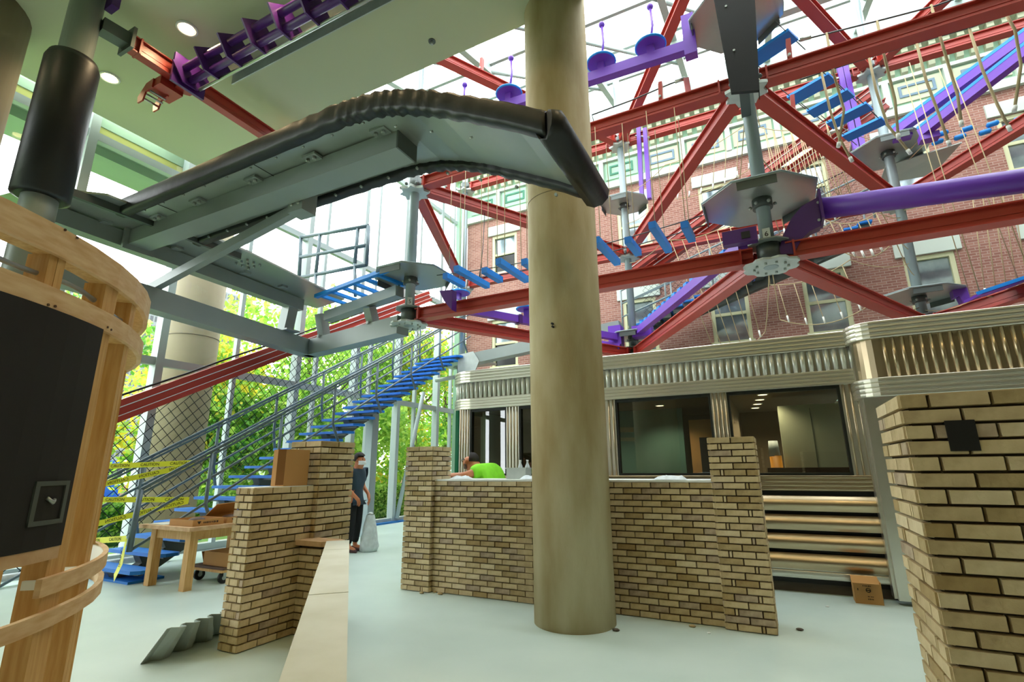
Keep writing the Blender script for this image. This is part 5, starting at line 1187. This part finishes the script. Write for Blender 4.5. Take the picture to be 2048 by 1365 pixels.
E_ = [('pelvis', 'waist'), ('waist', 'chest'), ('chest', 'neck'), ('neck', 'headlow'), ('headlow', 'head'), ('head', 'crown'), ('headlow', 'chin'),
      ('chest', 'shR'), ('shR', 'elR'), ('elR', 'wrR'), ('wrR', 'palmR'), ('chest', 'shL'), ('shL', 'elL'), ('elL', 'wrL'), ('wrL', 'palmL'),
      ('pelvis', 'hipR'), ('hipR', 'knR'), ('knR', 'anR'), ('anR', 'toeR'), ('pelvis', 'hipL'), ('hipL', 'knL'), ('knL', 'anL'), ('anL', 'toeL')]
RB = dict(pelvis=(.13, .105), waist=(.135, .10), chest=(.15, .105), neck=.058, headlow=.072, head=(.09, .103), crown=.072, chin=.042, shR=.062, elR=.043, wrR=.031, palmR=.036, shL=.062, elL=.043, wrL=.031, palmL=.036,
          hipR=.088, knR=.062, anR=.045, toeR=.035, hipL=.088, knL=.062, anL=.045, toeL=.035)
def fingers(J, Rd, E, side, base, dirs, up, n=4):
    base, dirs, up = V(base), V(dirs).normalized(), V(up).normalized(); across = dirs.cross(up).normalized()
    for k in range(4):
        o = across*(k-1.5)*.02; L = (.032, .038, .036, .028)[k]
        for j in range(3):
            nm = 'f%s%d%d' % (side, k, j); J[nm] = tuple(base+o+dirs*(.03+L*(j+.6))-up*(.012*j*j)); Rd[nm] = (.0095, .009, .0075)[j]
            E.append(('palm'+side if j == 0 else 'f%s%d%d' % (side, k, j-1), nm))
    for j in range(2):
        nm = 't%s%d' % (side, j); J[nm] = tuple(base-across*(.035+.012*j)+dirs*(.0+.028*j)-up*.01); Rd[nm] = .010-.001*j
        E.append(('palm'+side if j == 0 else 't%s0' % side, nm))
# standing person behind the pier
J = dict(pelvis=(0, 0, .93), waist=(-.01, 0, 1.08), chest=(-.015, 0, 1.32), neck=(.01, 0, 1.47), headlow=(.035, 0, 1.54), head=(.05, 0, 1.60), crown=(.045, 0, 1.655), chin=(.105, 0, 1.515),
         shR=(-.02, -.19, 1.39), elR=(-.03, -.25, 1.12), wrR=(.13, -.22, .97), palmR=(.17, -.17, .91), shL=(-.02, .19, 1.39), elL=(-.04, .25, 1.12), wrL=(.12, .22, .97), palmL=(.16, .17, .91),
         hipR=(0, -.095, .87), knR=(.015, -.10, .48), anR=(-.02, -.10, .085), toeR=(.15, -.12, .04), hipL=(0, .095, .87), knL=(.01, .10, .48), anL=(-.03, .10, .085), toeL=(.14, .12, .04))
R1 = dict(RB); E1 = list(E_)
fingers(J, R1, E1, 'R', J['palmR'], (.45, .15, -.9), (.8, -.3, .4)); fingers(J, R1, E1, 'L', J['palmL'], (.45, -.15, -.9), (.8, .3, .4))
def hair1(mb, W):
    P = []
    for i in range(8):
        t = .05+i*.21; row = []
        for k in range(16):
            a = 2*math.pi*k/16; cut = 1.25 if math.cos(a) < .2 else .72
            tt = t*cut; row.append(W((.028+.125*math.sin(tt)*math.cos(a), .108*math.sin(tt)*math.sin(a), 1.605+.125*math.cos(tt))))
        P.append(row)
    mb.grid(P, True, True); mb.f.append(tuple(range(len(mb.v)-128, len(mb.v)-112))); mb.sm.append(True)
def mask1(mb, W):
    P = []
    for i in range(5):
        z = 1.50+i*.018; P.append([W((.035+(.118+.014*math.sin(i*.78))*math.cos(a), .098*math.sin(a), z)) for a in [(-1.2+2.4*k/8) for k in range(9)]])
    mb.grid(P)
def nose(z, x): return lambda mb, W: mb.ball(W((x, 0, z)), .017, 8, 6, (1, 1, 1.3))
def ears(z, x): return lambda mb, W: [mb.ball(W((x, s*.086, z)), .026, 8, 6, (.8, .5, 1.2)) for s in (-1, 1)]
def eyes(z, x): return lambda mb, W: [mb.ball(W((x, s*.032, z)), .011, 8, 6) for s in (-1, 1)]
def shoes(J):
    def fn(mb, W):
        for s in 'RL':
            a, t_ = V(J['an'+s]), V(J['toe'+s]); d = (t_-a); d.z = 0; d.normalize()
            P = []
            for i, (x, w, h) in enumerate(((-.085, .03, .05), (-.06, .042, .085), (0, .045, .10), (.07, .046, .075), (.14, .048, .06), (.19, .036, .045), (.205, .015, .03))):
                c = V((a.x, a.y, 0))+d*x; n = V((-d.y, d.x, 0)); P.append([W(c+n*w*math.cos(q)+V((0, 0, h/2+h/2*math.sin(q)+.0))) for q in [2*math.pi*k/10 for k in range(10)]])
            mb.grid(P, True, True); k0 = len(mb.v)-70; mb.f += [tuple(k0+k for k in range(10)), tuple(k0+60+k for k in range(10))]; mb.sm += [True, True]
    return fn
p0 = onz(704, 1104)
person('dark haired person in navy tee shirt and black trousers standing behind the brick pier', (p0.x, p0.y, 0), .12, J, R1, E1,
       [('tee_shirt', 'tee_dark', ['pelvis', 'waist', 'chest', ('collar', 'chest', 'neck', .55), 'shR', 'shL', ('slR', 'shR', 'elR', .8), ('slL', 'shL', 'elL', .8), ('hem', 'pelvis', 'waist', -.45)], .024),
        ('trousers', 'trouser', ['pelvis', 'hipR', 'knR', ('cuR', 'knR', 'anR', .9), 'hipL', 'knL', ('cuL', 'knL', 'anL', .9), ('wst', 'pelvis', 'waist', .25)], .016)],
       [('hair', 'hair', hair1), ('face_mask', 'mask', mask1), ('ear', 'skin', ears(1.575, .04)), ('eye', 'lens', eyes(1.60, .128)), ('nose', 'skin', nose(1.57, .14)), ('shoe', 'shoe', shoes(J))])
# seated man behind the counter
h0 = ony(941, 932, 6.35)
hz = h0.z-1.56
J2 = dict(pelvis=(-.42, 0, .93), waist=(-.38, 0, 1.10), chest=(-.25, 0, 1.40), neck=(-.08, 0, 1.50), headlow=(.02, 0, 1.555), head=(.045, 0, 1.63), crown=(.03, 0, 1.69), chin=(.105, 0, 1.55),
          shR=(-.25, -.19, 1.47), elR=(-.1, -.3, 1.30), wrR=(.12, -.26, 1.42), palmR=(.19, -.24, 1.42), shL=(-.24, .19, 1.48), elL=(-.14, .36, 1.42), wrL=(.15, .27, 1.425), palmL=(.23, .25, 1.415),
          hipR=(-.36, -.1, .90), knR=(.06, -.14, .90), anR=(.04, -.14, .5), toeR=(.19, -.14, .44), hipL=(-.36, .1, .90), knL=(.06, .14, .90), anL=(.04, .14, .5), toeL=(.19, .14, .44))
R2 = dict(RB); R2.update(chest=(.18, .13), waist=(.19, .14), shL=.07, shR=.07, elL=.058, elR=.052, wrL=.042, wrR=.038, neck=.075, headlow=.09, head=(.108, .122), crown=.088, chin=.05)
E2 = list(E_); fingers(J2, R2, E2, 'L', J2['palmL'], (.85, -.1, -.3), (.2, 0, .95)); fingers(J2, R2, E2, 'R', J2['palmR'], (1, 0, 0), (0, 0, 1))
def stubble(mb, W):
    P = []
    for i in range(5):
        z = 1.515+i*.018; P.append([W((.03+(.116-.002*i)*math.cos(a), (.086+.006*i)*math.sin(a), z)) for a in [(-1.5+3*k/10) for k in range(11)]])
    mb.grid(P)
def hair2(mb, W):
    P = []
    for i in range(7):
        t = .45+i*.21; P.append([W((.035+.122*math.sin(t)*math.cos(a), .116*math.sin(t)*math.sin(a), 1.635+.122*math.cos(t))) for a in [(1.95+2.38*k/12) for k in range(13)]])
    mb.grid(P)
def specs(mb, W):
    for s in (-1, 1):
        mb.tube([W((.15, s*.04+.03*math.cos(a*.785), 1.635+.022*math.sin(a*.785))) for a in range(8)], .004, 5, True); mb.tube([W((.147, s*.07, 1.645)), W((.1, s*.108, 1.643)), W((.03, s*.118, 1.64))], .006, 5)
    mb.tube([W((.16, -.012, 1.64)), W((.16, .012, 1.64))], .005, 5)
off = hz
ang = math.pi-.12
T2 = person('man in lime green shirt and glasses leaning at the counter', (h0.x+.04, 6.35, off), ang, J2, R2, E2,
       [('tee_shirt', 'neon', ['pelvis', 'waist', 'chest', ('collar', 'chest', 'neck', .5), 'shR', 'shL', ('slR', 'shR', 'elR', .7), ('slL', 'shL', 'elL', .55)], .048),
        ('trousers', 'trouser', ['pelvis', 'hipR', 'knR', ('cuR', 'knR', 'anR', .9), 'hipL', 'knL', ('cuL', 'knL', 'anL', .9)], .016)],
       [('hair', 'hair', hair2), ('stubble', 'dark_wood', stubble), ('glasses', 'lens', specs), ('ear', 'skin', lambda mb, W: [mb.ball(W((.035, s*.116, 1.615)), .03, 8, 6, (.8, .6, 1.2)) for s in (-1, 1)]), ('eye', 'lens', eyes(1.635, .138)), ('nose', 'skin', nose(1.60, .158)), ('shoe', 'shoe', shoes({'anR': (.04, -.14, .5), 'toeR': (.19, -.14, .5), 'anL': (.04, .14, .5), 'toeL': (.19, .14, .5)}))])
sx, sy = h0.x+.46, 6.32
t = thing('bar_stool', 'round stool under the man in the lime shirt', 'stool', (sx, sy, 0))
zst = off+.79
part(t, 'seat', MB().cyl((sx, sy, zst-.05), (sx, sy, zst), .19, 20), 'dark_wood')
for k in range(4): a = k*1.571+.78; part(t, 'leg', MB().tube([(sx+.12*math.cos(a), sy+.12*math.sin(a), zst-.05), (sx+.2*math.cos(a), sy+.2*math.sin(a), 0)], .018, 8), 'steel_dark')
part(t, 'foot_ring', MB().tube([(sx+.17*math.cos(a*.5236), sy+.17*math.sin(a*.5236), .3) for a in range(12)], .012, 6, True), 'steel_dark')
# plastic bag
c = onz(733, 1104); rd = random.Random(4); P = []
for i in range(9):
    s = i/8; r = (.17-.10*s**1.5)*(1 if i else .9); P.append([c+V((r*math.cos(a)*(1+rd.uniform(-.12, .12)), r*math.sin(a)*(1+rd.uniform(-.12, .12))+.05, .62*s)) for a in [2*math.pi*k/14 for k in range(14)]])
t = thing('plastic_bag', 'white plastic bag standing beside the person in black trousers', 'bag', c)
mb = MB().grid(P, True, True); mb.f.append(tuple(range(14))); mb.sm.append(False); part(t, 'bag', mb, 'bag'); part(t, 'knot', MB().ball(c+V((0, .05, .63)), .05, 8, 6, (1, 1, .7)), 'bag')
